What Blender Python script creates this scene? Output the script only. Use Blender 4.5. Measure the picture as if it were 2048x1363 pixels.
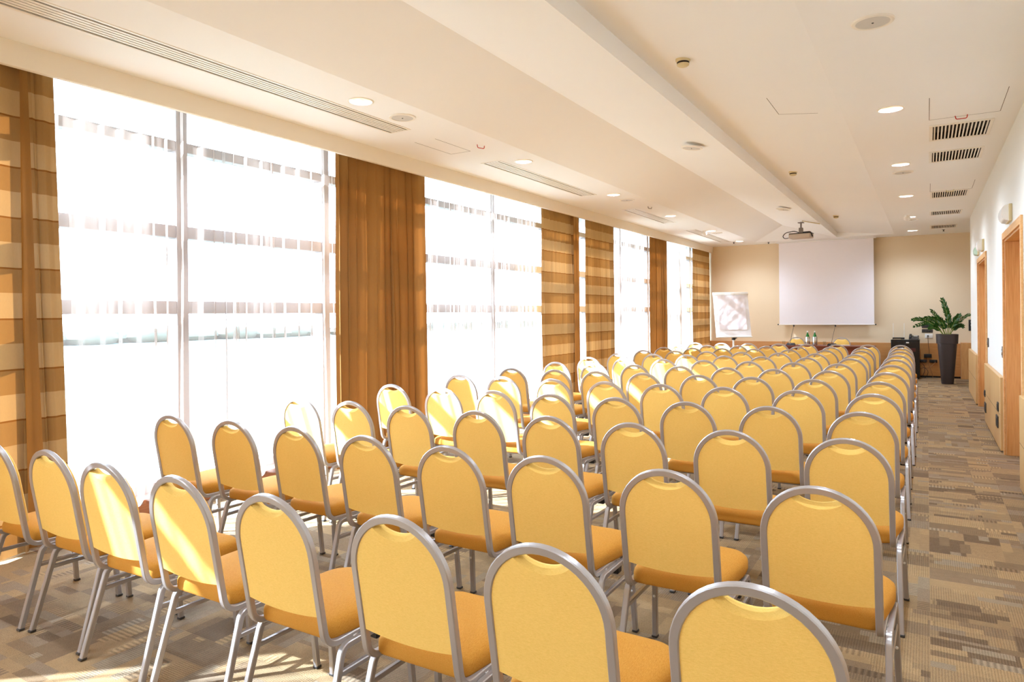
import bpy, bmesh, math, random
from mathutils import Vector, Matrix

# ------------------------------------------------------------------ camera, world, sun, exposure
for o in list(bpy.data.objects):
    bpy.data.objects.remove(o)
SC = bpy.context.scene
COL = SC.collection
R = math.radians
PI = math.pi
EYE = 1.5                                   # camera height in metres; +Y runs down the room, -X is the window side
cd = bpy.data.cameras.new('camera')
cam = bpy.data.objects.new('camera', cd)
COL.objects.link(cam)
cd.sensor_width = 36.0
cd.lens = 1374.4 / 2048 * 36.0
cd.shift_y = -53.2 / 2048
cd.clip_start = 0.02
cd.clip_end = 600
cam.matrix_world = (Matrix.Translation((0, 0, EYE)) @ Matrix.Rotation(0.5434, 4, 'Z')
                    @ Matrix.Rotation(PI / 2, 4, 'X') @ Matrix.Rotation(-0.0095, 4, 'Z'))
SC.camera = cam

w = bpy.data.worlds.new('World')
SC.world = w
w.use_nodes = True
wn = w.node_tree.nodes
wl = w.node_tree.links
wn.clear()
wo = wn.new('ShaderNodeOutputWorld')
bg = wn.new('ShaderNodeBackground')
tc = wn.new('ShaderNodeTexCoord')
sx = wn.new('ShaderNodeSeparateXYZ')
cr = wn.new('ShaderNodeValToRGB')
cr.color_ramp.elements[0].position = 0.0
cr.color_ramp.elements[0].color = (0.73, 0.96, 1.27, 1)
cr.color_ramp.elements[1].position = 0.6
cr.color_ramp.elements[1].color = (0.50, 0.78, 1.2, 1)
wl.new(tc.outputs['Generated'], sx.inputs[0])
wl.new(sx.outputs['Z'], cr.inputs[0])
wl.new(cr.outputs[0], bg.inputs[0])
bg.inputs[1].default_value = 6.0
wl.new(bg.outputs[0], wo.inputs[0])

sd = bpy.data.lights.new('sun', 'SUN')
sun = bpy.data.objects.new('sun', sd)
COL.objects.link(sun)
sd.energy = 13.5
sd.color = (0.87, 1.03, 1.3)
sd.angle = R(0.6)
sun.rotation_euler = Vector((1.0, 0.88, -0.86)).to_track_quat('-Z', 'Y').to_euler()
sun.location = (-20, -10, 20)

pd = bpy.data.lights.new('window_portal', 'AREA')      # guides sampling of the sky through the window wall
pd.shape = 'RECTANGLE'
pd.size = 3.3
pd.size_y = 22.0
pd.cycles.is_portal = True
portal = bpy.data.objects.new('window_portal', pd)
COL.objects.link(portal)
portal.location = (-5.5, 7.4, 1.7)
portal.rotation_euler = (0, R(-90), 0)

SC.view_settings.view_transform = 'Standard'
SC.view_settings.look = 'None'
SC.view_settings.gamma = 1
SC.view_settings.exposure = 2.08
SC.view_settings.use_curve_mapping = False
try:
    SC.cycles.max_bounces = 12
    SC.cycles.diffuse_bounces = 8
    SC.cycles.glossy_bounces = 3
    SC.cycles.transmission_bounces = 6
    SC.cycles.transparent_max_bounces = 24
    SC.cycles.caustics_reflective = False
    SC.cycles.caustics_refractive = False
    SC.cycles.sample_clamp_indirect = 6.0
    SC.cycles.use_denoising = True
    SC.cycles.blur_glossy = 1.0
except Exception:
    pass


# ------------------------------------------------------------------ colour and material helpers
def lin(c):
    return c / 12.92 if c <= 0.04045 else ((c + 0.055) / 1.055) ** 2.4


def srgb(r, g, b):
    return (lin(r / 255), lin(g / 255), lin(b / 255), 1)


class NT:
    def __init__(s, name):
        s.m = bpy.data.materials.new(name)
        s.m.use_nodes = True
        s.t = s.m.node_tree
        s.b = s.t.nodes['Principled BSDF']
        s.o = s.t.nodes['Material Output']

    def n(s, kind, **kw):
        x = s.t.nodes.new('ShaderNode' + kind)
        for k, v in kw.items():
            setattr(x, k, v)
        return x

    def l(s, a, b):
        s.t.links.new(a, b)

    def math(s, op, a, b=None, c=None):
        x = s.n('Math', operation=op)
        for i, v in enumerate((a, b, c)):
            if v is None:
                continue
            if isinstance(v, (int, float)):
                x.inputs[i].default_value = v
            else:
                s.l(v, x.inputs[i])
        return x.outputs[0]

    def mix(s, fac, a, b, blend='MIX'):
        x = s.n('Mix', data_type='RGBA', blend_type=blend)
        for i, v in ((0, fac), (6, a), (7, b)):
            if isinstance(v, (int, float, tuple)):
                x.inputs[i].default_value = v
            else:
                s.l(v, x.inputs[i])
        return x.outputs[2]

    def noise(s, scale, detail=3, vec=None, dist=0.0):
        x = s.n('TexNoise')
        x.inputs['Scale'].default_value = scale
        x.inputs['Detail'].default_value = detail
        x.inputs['Distortion'].default_value = dist
        if vec is not None:
            s.l(vec, x.inputs['Vector'])
        return x.outputs['Fac']

    def coords(s, scale=(1, 1, 1), kind='Object', rot=(0, 0, 0)):
        t = s.n('TexCoord')
        mp = s.n('Mapping')
        mp.inputs['Scale'].default_value = scale
        mp.inputs['Rotation'].default_value = rot
        s.l(t.outputs[kind], mp.inputs['Vector'])
        return mp.outputs[0]

    def bump(s, h, strength=0.3, dist=0.002):
        x = s.n('Bump')
        x.inputs['Strength'].default_value = strength
        x.inputs['Distance'].default_value = dist
        s.l(h, x.inputs['Height'])
        s.l(x.outputs[0], s.b.inputs['Normal'])
        return x

    def set(s, **kw):
        for k, v in kw.items():
            s.b.inputs[k.replace('_', ' ')].default_value = v
        return s


def plain(name, col, rough=0.5, metal=0.0, spec=0.5, var=0.05, scale=12.0):
    t = NT(name)
    f = t.noise(scale, 3, t.coords())
    a = tuple(c * (1 - var) for c in col[:3]) + (1,)
    b = tuple(min(1, c * (1 + var)) for c in col[:3]) + (1,)
    t.l(t.mix(f, a, b), t.b.inputs['Base Color'])
    t.set(Roughness=rough, Metallic=metal)
    t.b.inputs['Specular IOR Level'].default_value = spec
    return t.m


def paint(name, col, scale=60.0, strength=0.05):
    t = NT(name)
    f = t.noise(1.1, 3, t.coords())
    a = tuple(c * 0.97 for c in col[:3]) + (1,)
    t.l(t.mix(f, a, col), t.b.inputs['Base Color'])
    t.set(Roughness=0.75)
    t.b.inputs['Specular IOR Level'].default_value = 0.25
    t.bump(t.noise(scale, 4, t.coords()), strength, 0.001)
    return t.m


def wood(name, a, b, axis='Z', rough=0.38, fine=90.0):
    t = NT(name)
    sc = {'Z': (1, 1, 0.05), 'X': (0.05, 1, 1), 'Y': (1, 0.05, 1)}[axis]
    v = t.coords(sc)
    f1 = t.noise(fine, 4, v, 0.4)
    f2 = t.noise(7.0, 3, v, 1.2)
    f = t.math('ADD', t.math('MULTIPLY', f1, 0.55), t.math('MULTIPLY', f2, 0.5))
    r = t.n('ValToRGB')
    r.color_ramp.elements[0].position = 0.34
    r.color_ramp.elements[0].color = a
    r.color_ramp.elements[1].position = 0.72
    r.color_ramp.elements[1].color = b
    t.l(f, r.inputs[0])
    t.l(r.outputs[0], t.b.inputs['Base Color'])
    t.set(Roughness=rough)
    t.b.inputs['Specular IOR Level'].default_value = 0.4
    t.bump(f1, 0.06, 0.001)
    return t.m


def fabric(name, a, b, scale=900.0, axis='X', bump=0.5, sheen=0.2):
    t = NT(name)
    sc = {'X': (0.1, 1, 1), 'Z': (1, 1, 0.1), 'Y': (1, 0.1, 1)}[axis]
    sc2 = {'X': (1, 1, 0.3), 'Z': (0.3, 1, 1), 'Y': (0.3, 1, 1)}[axis]
    f = t.noise(scale, 2, t.coords(sc))
    g = t.noise(scale * 0.9, 2, t.coords(sc2))
    k = t.math('ADD', t.math('MULTIPLY', f, 0.65), t.math('MULTIPLY', g, 0.35))
    r = t.n('ValToRGB')
    r.color_ramp.elements[0].position = 0.36
    r.color_ramp.elements[0].color = a
    r.color_ramp.elements[1].position = 0.64
    r.color_ramp.elements[1].color = b
    t.l(k, r.inputs[0])
    t.l(r.outputs[0], t.b.inputs['Base Color'])
    t.set(Roughness=0.85)
    t.b.inputs['Specular IOR Level'].default_value = 0.2
    t.b.inputs['Sheen Weight'].default_value = sheen
    t.b.inputs['Sheen Roughness'].default_value = 0.4
    t.b.inputs['Sheen Tint'].default_value = b
    t.bump(f, bump, 0.0012)
    return t.m


def emit(name, col, strength):
    t = NT(name)
    t.b.inputs['Base Color'].default_value = col
    t.b.inputs['Emission Color'].default_value = col
    t.b.inputs['Emission Strength'].default_value = strength
    return t.m


def cloth(name, base, trans, mix_trans, see=0.0, stripes=False, base2=None, line=None, fine=300.0):
    """curtain cloth: diffuse + translucent, optionally see-through"""
    t = NT(name)
    t.t.nodes.remove(t.b)
    v = t.coords((1, 1, 0.15))
    f = t.noise(fine, 2, v)
    a = tuple(c * 0.88 for c in base[:3]) + (1,)
    col = t.mix(f, a, base)
    if stripes:
        tcn = t.n('TexCoord')
        sp = t.n('SeparateXYZ')
        t.l(tcn.outputs['Object'], sp.inputs[0])
        # bands: a thin stitched line every 0.318 m, a darker half under it, then a lighter half
        ph = t.math('FRACT', t.math('DIVIDE', t.math('SUBTRACT', 2.777 + 3.18, sp.outputs['Z']), 0.318))
        dark = t.math('LESS_THAN', ph, 0.5)
        b2 = t.mix(f, tuple(c * 0.88 for c in base2[:3]) + (1,), base2)
        col = t.mix(dark, col, b2)
        ln = t.math('LESS_THAN', ph, 0.035)
        col = t.mix(t.math('MULTIPLY', ln, 0.75), col, line)
    d = t.n('BsdfDiffuse')
    t.l(col, d.inputs['Color'])
    tr = t.n('BsdfTranslucent')
    t.l(t.mix(1.0, col, trans, 'MULTIPLY'), tr.inputs['Color'])
    m1 = t.n('MixShader')
    m1.inputs[0].default_value = mix_trans
    t.l(d.outputs[0], m1.inputs[1])
    t.l(tr.outputs[0], m1.inputs[2])
    last = m1.outputs[0]
    if see > 0:
        tp = t.n('BsdfTransparent')
        m2 = t.n('MixShader')
        # a weave closes up when it is looked at along its surface: openness ** (1 / cos)
        lw = t.n('LayerWeight')
        lw.inputs['Blend'].default_value = 0.5
        cosv = t.math('MAXIMUM', t.math('SUBTRACT', 1.0, lw.outputs['Facing']), 0.10)
        t.l(t.math('SUBTRACT', 1.0, t.math('POWER', see, t.math('DIVIDE', 1.0, cosv))), m2.inputs[0])
        t.l(tp.outputs[0], m2.inputs[1])
        t.l(last, m2.inputs[2])
        last = m2.outputs[0]
    t.l(last, t.o.inputs['Surface'])
    return t.m


def glass_pane(name):
    t = NT(name)
    t.t.nodes.remove(t.b)
    tp = t.n('BsdfTransparent')
    tp.inputs[0].default_value = (0.93, 0.95, 0.95, 1)
    g = t.n('BsdfGlossy')
    g.inputs['Roughness'].default_value = 0.02
    lw = t.n('LayerWeight')
    lw.inputs['Blend'].default_value = 0.12
    m = t.n('MixShader')
    t.l(t.math('MULTIPLY', lw.outputs['Fresnel'], 0.6), m.inputs[0])
    t.l(tp.outputs[0], m.inputs[1])
    t.l(g.outputs[0], m.inputs[2])
    t.l(m.outputs[0], t.o.inputs['Surface'])
    return t.m


def wallpaper(name, a, b):
    t = NT(name)
    f = t.noise(160, 3, t.coords((1, 1, 0.35)))
    g = t.noise(1.3, 3, t.coords())
    k = t.math('ADD', t.math('MULTIPLY', f, 0.6), t.math('MULTIPLY', g, 0.4))
    t.l(t.mix(k, a, b), t.b.inputs['Base Color'])
    t.set(Roughness=0.8)
    t.bump(f, 0.15, 0.001)
    return t.m


def carpet():
    """half-metre carpet tiles laid quarter-turned, each with rectangular patches of ribbed or cut pile"""
    t = NT('carpet_tiles')
    tcn = t.n('TexCoord')
    sp = t.n('SeparateXYZ')
    t.l(tcn.outputs['Object'], sp.inputs[0])
    x, y = sp.outputs['X'], sp.outputs['Y']
    T = 0.5
    tx = t.math('FLOOR', t.math('DIVIDE', x, T))
    ty = t.math('FLOOR', t.math('DIVIDE', y, T))
    fx = t.math('SUBTRACT', x, t.math('MULTIPLY', tx, T))
    fy = t.math('SUBTRACT', y, t.math('MULTIPLY', ty, T))
    par = t.math('MODULO', t.math('ADD', t.math('ADD', tx, ty), 200), 2)
    trnd = t.n('TexWhiteNoise', noise_dimensions='2D')
    tcb = t.n('CombineXYZ')
    t.l(tx, tcb.inputs[0])
    t.l(ty, tcb.inputs[1])
    t.l(tcb.outputs[0], trnd.inputs['Vector'])
    par = t.math('GREATER_THAN', trnd.outputs['Value'], t.math('ADD', 0.55, t.math('MULTIPLY', t.math('GREATER_THAN', x, -0.1), 0.3)))
    ipar = t.math('SUBTRACT', 1, par)

    def sel(p, q):   # par ? p : q
        return t.math('ADD', t.math('MULTIPLY', par, p), t.math('MULTIPLY', ipar, q))
    u = sel(fy, fx)
    v = sel(fx, fy)

    def white(a, b, c, seed):
        cb = t.n('CombineXYZ')
        t.l(t.math('ADD', a, t.math('MULTIPLY', c, 13.7)), cb.inputs[0])
        t.l(t.math('ADD', b, seed), cb.inputs[1])
        t.l(t.math('ADD', c, seed * 1.7), cb.inputs[2])
        wnn = t.n('TexWhiteNoise', noise_dimensions='3D')
        t.l(cb.outputs[0], wnn.inputs['Vector'])
        return wnn
    tid = t.math('ADD', t.math('MULTIPLY', tx, 7.31), t.math('MULTIPLY', ty, 3.17))
    rowh = 0.5 / 9
    jit = t.math('MULTIPLY', t.math('SUBTRACT', t.noise(190, 2, t.coords()), 0.5), 0.012)
    u = t.math('ADD', u, jit)
    v = t.math('ADD', v, jit)
    row = t.math('FLOOR', t.math('DIVIDE', v, rowh))
    off = white(row, row, tid, 3.3).outputs['Value']
    cu = t.math('FLOOR', t.math('ADD', t.math('DIVIDE', u, 0.19), off))
    cell = white(cu, row, tid, 9.1)
    # larger patches merge rows now and then
    row2 = t.math('FLOOR', t.math('DIVIDE', v, rowh * 3.5))
    cu2 = t.math('FLOOR', t.math('ADD', t.math('DIVIDE', u, 0.33), t.math('MULTIPLY', off, 0.0)))
    big = white(cu2, row2, tid, 21.7)
    usebig = t.math('MULTIPLY', t.math('GREATER_THAN', big.outputs['Value'], 0.3), t.math('LESS_THAN', cell.outputs['Value'], 0.8))
    val = t.math('ADD', t.math('MULTIPLY', usebig, t.math('FRACT', t.math('MULTIPLY', big.outputs['Value'], 7.77))),
                 t.math('MULTIPLY', t.math('SUBTRACT', 1, usebig), cell.outputs['Value']))
    ramp = t.n('ValToRGB')
    ramp.color_ramp.interpolation = 'CONSTANT'
    cols = [(0.0, (118, 96, 72)), (0.08, (138, 114, 86)), (0.25, (158, 130, 94)), (0.45, (150, 124, 90)),
            (0.6, (144, 123, 98)), (0.74, (166, 137, 98)), (0.86, (132, 108, 80)), (0.94, (151, 132, 106))]
    e = ramp.color_ramp.elements
    e[0].position, e[0].color = cols[0][0], srgb(*cols[0][1])
    e[1].position, e[1].color = cols[1][0], srgb(*cols[1][1])
    for p, c in cols[2:]:
        k = e.new(p)
        k.color = srgb(*c)
    t.l(val, ramp.inputs[0])
    # ribs along v, fine or coarse
    rib_kind = t.math('FRACT', t.math('MULTIPLY', val, 13.3))
    fine = t.math('SINE', t.math('MULTIPLY', u, 2 * PI / 0.011))
    coarse = t.math('SINE', t.math('MULTIPLY', u, 2 * PI / 0.024))
    isf = t.math('LESS_THAN', rib_kind, 0.68)
    isc = t.math('MULTIPLY', t.math('GREATER_THAN', rib_kind, 0.84), t.math('SUBTRACT', 1, usebig))
    rib = t.math('ADD', t.math('MULTIPLY', t.math('MULTIPLY', fine, isf), 0.62),
                 t.math('MULTIPLY', t.math('MULTIPLY', coarse, isc), 1.0))
    pile = t.noise(240, 3, t.coords())
    blot = t.noise(28, 3, t.coords())
    shade = t.math('ADD', t.math('ADD', 0.36, t.math('MULTIPLY', rib, 0.26)),
                   t.math('ADD', t.math('MULTIPLY', pile, 1.0), t.math('MULTIPLY', blot, 0.3)))
    cmb = t.n('CombineColor')
    for i in range(3):
        t.l(shade, cmb.inputs[i])
    col = t.mix(1.0, ramp.outputs[0], cmb.outputs[0], 'MULTIPLY')
    t.l(col, t.b.inputs['Base Color'])
    t.set(Roughness=0.95)
    t.b.inputs['Specular IOR Level'].default_value = 0.1
    hgt = t.math('ADD', t.math('MULTIPLY', rib, 0.5), pile)
    t.bump(hgt, 0.6, 0.003)
    return t.m


M = {}
M['ceiling'] = paint('ceiling_paint', srgb(244, 242, 238))
M['wallwhite'] = paint('white_wall_paint', srgb(222, 216, 204))
M['pelmet'] = paint('pelmet_paint', srgb(240, 230, 212))
M['paper'] = wallpaper('beige_wallpaper', srgb(222, 200, 164), srgb(236, 216, 182))
M['carpet'] = carpet()
M['veneer'] = wood('beech_veneer', srgb(196, 138, 78), srgb(224, 172, 112), 'Z')
M['veneer_h'] = wood('beech_veneer_rail', srgb(200, 144, 84), srgb(226, 176, 118), 'Y')
M['panel'] = wood('pale_veneer_panel', srgb(196, 150, 92), srgb(214, 172, 114), 'Z')
M['backpanel'] = wood('back_wall_veneer', srgb(190, 128, 70), srgb(212, 156, 94), 'X')
M['table'] = wood('mahogany_laminate', srgb(96, 40, 22), srgb(132, 62, 34), 'X', 0.3)
M['ledge'] = wood('red_brown_ledge', srgb(150, 92, 60), srgb(178, 116, 80), 'Y', 0.5)
M['mullion'] = plain('grey_window_frame', srgb(160, 146, 138), 0.45, 0.3)
M['glass'] = glass_pane('window_glass')
M['frame'] = plain('taupe_metal_paint', srgb(178, 170, 164), 0.32, 0.5, 0.5, 0.03, 40)
M['backfab'] = fabric('yellow_back_fabric', srgb(238, 192, 94), srgb(250, 206, 116), 900, 'X', 0.35)
M['seatfab'] = fabric('ochre_seat_fabric', srgb(184, 122, 38), srgb(206, 148, 62), 900, 'Y', 0.3)
M['black'] = plain('black_plastic', srgb(26, 22, 22), 0.4)
M['blacklac'] = plain('black_lacquer', srgb(18, 14, 14), 0.28)
M['darkgrey'] = plain('dark_grey_plastic', srgb(60, 55, 50), 0.5)
M['steel'] = plain('brushed_steel', srgb(205, 200, 192), 0.22, 1.0)
M['white'] = plain('white_plastic', srgb(240, 236, 228), 0.35)
M['whitemetal'] = plain('white_enamel', srgb(238, 230, 216), 0.4)
M['grille'] = plain('speaker_grille', srgb(206, 200, 190), 0.6)
M['slot'] = plain('slot_shadow_grey', srgb(96, 76, 54), 0.8)
M['slotdark'] = plain('duct_interior', srgb(48, 34, 20), 0.8)
M['cream'] = plain('cream_plastic', srgb(214, 196, 150), 0.5)
M['red'] = plain('red_plastic', srgb(190, 40, 30), 0.4)
M['screen'] = plain('matte_white_screen', srgb(236, 230, 230), 0.9, 0, 0.1, 0.01)
M['board'] = plain('white_board', srgb(232, 226, 222), 0.25)
M['sheet'] = plain('paper_sheet', srgb(226, 216, 214), 0.28)
M['thicksheer'] = cloth('thick_voile', srgb(214, 198, 184), (1.0, 0.96, 0.92, 1), 0.6, see=0.14)
M['bottle'] = plain('green_bottle_glass', srgb(24, 110, 34), 0.08)
M['planter'] = plain('anthracite_planter', srgb(58, 46, 42), 0.5)
M['soil'] = plain('potting_soil', srgb(52, 38, 28), 0.95, 0, 0.2, 0.3, 60)
M['leaf'] = plain('glossy_green_leaf', srgb(40, 84, 22), 0.3, 0, 0.5, 0.35, 20)
M['stem'] = plain('pale_green_stem', srgb(130, 140, 62), 0.5)
M['cord'] = plain('black_cord', srgb(24, 20, 20), 0.5)
M['cordorange'] = plain('tan_cord', srgb(160, 108, 60), 0.5)
M['reflector'] = plain('downlight_reflector', srgb(255, 226, 190), 0.25, 0.6)
M['lamp'] = emit('downlight_lamp', (1.0, 0.86, 0.66, 1), 5)
M['lens'] = plain('frosted_lens', srgb(240, 238, 232), 0.2)
M['greensign'] = plain('green_sign_film', srgb(196, 222, 200), 0.35)
M['sheer'] = cloth('sheer_voile', srgb(186, 166, 152), (1.0, 0.95, 0.9, 1), 0.65, see=0.70)
M['densesheer'] = cloth('dense_voile', srgb(220, 204, 190), (1.0, 0.96, 0.92, 1), 0.6, see=0.45)
M['brown'] = cloth('brown_curtain_cloth', srgb(150, 108, 62), (0.8, 0.45, 0.2, 1), 0.10)
M['striped'] = cloth('striped_curtain_cloth', srgb(182, 150, 106), (0.8, 0.5, 0.25, 1), 0.12, stripes=True,
                     base2=srgb(154, 116, 70), line=srgb(120, 70, 24))
M['ground'] = plain('field_ground', srgb(84, 90, 78), 0.9, 0, 0.1, 0.15, 0.03)
M['trees'] = plain('hazy_trees', srgb(78, 74, 60), 0.9, 0, 0.1, 0.3, 0.05)


# ------------------------------------------------------------------ mesh helpers
def bm_new():
    return bmesh.new()


def box(bm, c, s, bevel=0.0, seg=2, rot=None):
    r = bmesh.ops.create_cube(bm, size=1.0)
    vs = r['verts']
    mat = Matrix.Translation(c)
    if rot is not None:
        mat = mat @ rot
    mat = mat @ Matrix.Diagonal((s[0], s[1], s[2], 1))
    bmesh.ops.transform(bm, matrix=mat, verts=vs)
    if bevel > 0:
        es = list({e for v in vs for e in v.link_edges})
        bmesh.ops.bevel(bm, geom=es, offset=bevel, segments=seg, profile=0.5, affect='EDGES')


def box2(bm, lo, hi, bevel=0.0, seg=2):
    c = [(a + b) / 2 for a, b in zip(lo, hi)]
    s = [abs(b - a) for a, b in zip(lo, hi)]
    box(bm, c, s, bevel, seg)


def loft(bm, rings, closed=True, cap=True):
    """rings: lists of points of one length; joins them with quads"""
    R_ = [[bm.verts.new(p) for p in ring] for ring in rings]
    n = len(R_[0])
    for a, b in zip(R_[:-1], R_[1:]):
        for i in range(n if closed else n - 1):
            j = (i + 1) % n
            try:
                bm.faces.new((a[i], a[j], b[j], b[i]))
            except ValueError:
                pass
    if cap and closed:
        bm.faces.new(list(reversed(R_[0])))
        bm.faces.new(R_[-1])
    return R_


def sweep(bm, pts, prof, n0=(1, 0, 0), cap=True, closed=False):
    """prof: list of (a,b) offsets along the normal and binormal; parallel transport"""
    pts = [Vector(p) for p in pts]
    N = Vector(n0)
    rings = []
    prev = None
    m = len(pts)
    for i, p in enumerate(pts):
        if i == 0:
            t = pts[1] - pts[0]
        elif i == m - 1:
            t = pts[-1] - pts[-2]
        else:
            t = (pts[i + 1] - p).normalized() + (p - pts[i - 1]).normalized()
        t.normalize()
        if prev is not None:
            q = prev.rotation_difference(t)
            N = q @ N
        N = (N - t * N.dot(t)).normalized()
        B = t.cross(N)
        # mitre scale is ignored: bends are finely divided
        rings.append([p + N * a + B * b for a, b in prof])
        prev = t
    loft(bm, rings, True, cap)


def rect_prof(a, b, ch=0.0035):
    x, y = a / 2, b / 2
    return [(-x + ch, -y), (x - ch, -y), (x, -y + ch), (x, y - ch), (x - ch, y), (-x + ch, y), (-x, y - ch), (-x, -y + ch)]


def circ_prof(r, n=8):
    return [(r * math.cos(2 * PI * i / n), r * math.sin(2 * PI * i / n)) for i in range(n)]


def fillet(pts, rad, seg=5):
    """round the inner corners of a polyline"""
    P = [Vector(p) for p in pts]
    out = [P[0]]
    for i in range(1, len(P) - 1):
        a, b, c = P[i - 1], P[i], P[i + 1]
        r = rad[i - 1] if isinstance(rad, (list, tuple)) else rad
        u = (a - b)
        v = (c - b)
        d = min(r, u.length * 0.49, v.length * 0.49)
        p0 = b + u.normalized() * d
        p1 = b + v.normalized() * d
        for k in range(seg + 1):
            s = k / seg
            out.append(p0 * (1 - s) ** 2 + b * 2 * s * (1 - s) + p1 * s ** 2)
    out.append(P[-1])
    return out


def lathe(bm, prof, c=(0, 0, 0), n=24, cap=True, axis=None):
    rings = []
    for r, z in prof:
        rings.append([(c[0] + r * math.cos(2 * PI * i / n), c[1] + r * math.sin(2 * PI * i / n), c[2] + z) for i in range(n)])
    loft(bm, rings, True, cap)


def build(name, bm, mat, parent=None, smooth=True, angle=40, loc=None):
    bmesh.ops.recalc_face_normals(bm, faces=bm.faces[:])
    me = bpy.data.meshes.new(name)
    bm.to_mesh(me)
    bm.free()
    if smooth:
        for p in me.polygons:
            p.use_smooth = True
        me.set_sharp_from_angle(angle=R(angle))
    me.materials.append(mat)
    o = bpy.data.objects.new(name, me)
    COL.objects.link(o)
    if parent is not None:
        o.parent = parent
    if loc is not None:
        o.location = loc
    return o


def empty(name, loc=(0, 0, 0), rz=0.0):
    o = bpy.data.objects.new(name, None)
    o.empty_display_size = 0.1
    COL.objects.link(o)
    o.location = loc
    o.rotation_euler = (0, 0, rz)
    return o


def tag(o, label, cat, group=None, kind=None):
    o['label'] = label
    o['category'] = cat
    if group:
        o['group'] = group
    if kind:
        o['kind'] = kind
    return o


def struct(o, label=None, cat=None):
    o['kind'] = 'structure'
    if label:
        o['label'] = label
    if cat:
        o['category'] = cat
    return o


def copy_tree(o, parent=None):
    c = o.copy()
    COL.objects.link(c)
    c.parent = parent
    for ch in list(o.children):
        copy_tree(ch, c)
    return c


ORD = ['first', 'second', 'third', 'fourth', 'fifth', 'sixth', 'seventh', 'eighth', 'ninth', 'tenth', 'eleventh',
       'twelfth', 'thirteenth']

# ------------------------------------------------------------------ the setting
XW, XR = -5.25, 0.69          # window plane, right wall face
YB, YF = 18.05, -4.0          # back wall, wall behind the camera
ZC = 3.2

bm = bm_new()
box2(bm, (-5.6, YF - 0.2, -0.12), (2.6, YB + 0.2, 0.0))
struct(build('floor', bm, M['carpet'], smooth=False), 'brown and tan patchwork carpet tiles over the whole floor', 'floor')


# ceiling: flat side strips with real openings, folded middle
def strip_with_holes(bm, x0, x1, y0, y1, z, circles=(), rects=(), n=32):
    """flat strip of ceiling facing down with round (cx,cy,r) and rectangular (xa,xb,ya,yb) openings"""
    cells = []
    for cx, cy, r in circles:
        s = r * 1.25
        cells.append((cx - s, cx + s, cy - s, cy + s, ('c', cx, cy, r)))
    for xa, xb, ya, yb in rects:
        cells.append((xa, xb, ya, yb, ('r',)))
    cells.sort(key=lambda c: c[2])

    def quad(xa, xb, ya, yb):
        if xb - xa < 1e-5 or yb - ya < 1e-5:
            return
        bm.faces.new([bm.verts.new(p) for p in ((xa, ya, z), (xa, yb, z), (xb, yb, z), (xb, ya, z))])
    y = y0
    for xa, xb, ya, yb, k in cells:
        quad(x0, x1, y, ya)
        quad(x0, xa, ya, yb)
        quad(xb, x1, ya, yb)
        if k[0] == 'c':
            _, cx, cy, r = k
            s = xb - cx
            inner, outer = [], []
            for i in range(n):
                a = 2 * PI * i / n
                c_, s_ = math.cos(a), math.sin(a)
                f = s / max(abs(c_), abs(s_))
                inner.append(bm.verts.new((cx + r * c_, cy + r * s_, z)))
                outer.append(bm.verts.new((cx + f * c_, cy + f * s_, z)))
            for i in range(n):
                j = (i + 1) % n
                bm.faces.new((inner[i], inner[j], outer[j], outer[i]))
        y = yb
    quad(x0, x1, y, y1)


DL_Y = [-1.09, 1.48, 4.05, 6.62, 9.18, 11.75, 14.42, 16.9]
SP_Y = [-0.55, 4.57, 9.72, 14.86]
DLX_L, DLX_R = -3.83, -0.25
VENTS = [(0.06, 0.50, 7.46, 8.06), (0.06, 0.50, 8.68, 9.24), (0.08, 0.50, 11.6, 12.18), (0.08, 0.50, 13.86, 14.38),
         (0.09, 0.50, 16.16, 16.72)]
DIFF = [(-4.27, -4.04, -1.0, 4.9), (-4.27, -4.04, 6.45, 9.03), (-4.27, -4.04, 10.62, 12.65), (-4.27, -4.04, 14.0, 16.9)]
bm = bm_new()
strip_with_holes(bm, -4.0, -3.572, YF, 17.4, ZC, [(DLX_L, y, 0.088) for y in DL_Y])
strip_with_holes(bm, -4.79, -4.0, YF, YB + 0.1, ZC, [], DIFF)
bm.faces.new([bm.verts.new(p) for p in ((-5.6, YF, 3.45), (-5.6, YB + 0.1, 3.45), (-4.79, YB + 0.1, 3.45), (-4.79, YF, 3.45))])
strip_with_holes(bm, -0.61, 0.0, YF, 17.4, ZC, [(DLX_R, y, 0.088) for y in DL_Y])
strip_with_holes(bm, 0.0, 2.6, YF, YB + 0.1, ZC, [], VENTS)


def face(bm, *pts):
    bm.faces.new([bm.verts.new(p) for p in pts])


# far flat band
face(bm, (-4.0, 17.4, ZC), (-4.0, YB + 0.1, ZC), (0.0, YB + 0.1, ZC), (0.0, 17.4, ZC))
XL, XRG, ZRG, XB, ZB, XE = -3.572, -2.77, 3.45, -1.76, 3.345, -0.61
YE = 16.4
# left fold rising to the ridge, then falling to the step
face(bm, (XL, YF, ZC), (XL, 17.4, ZC), (XRG, YE, ZRG), (XRG, YF, ZRG))
face(bm, (XRG, YF, ZRG), (XRG, YE, ZRG), (XB, 17.4, ZC), (XB, YF, ZC))
face(bm, (XL, 17.4, ZC), (XB, 17.4, ZC), (XRG, YE, ZRG))
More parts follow.
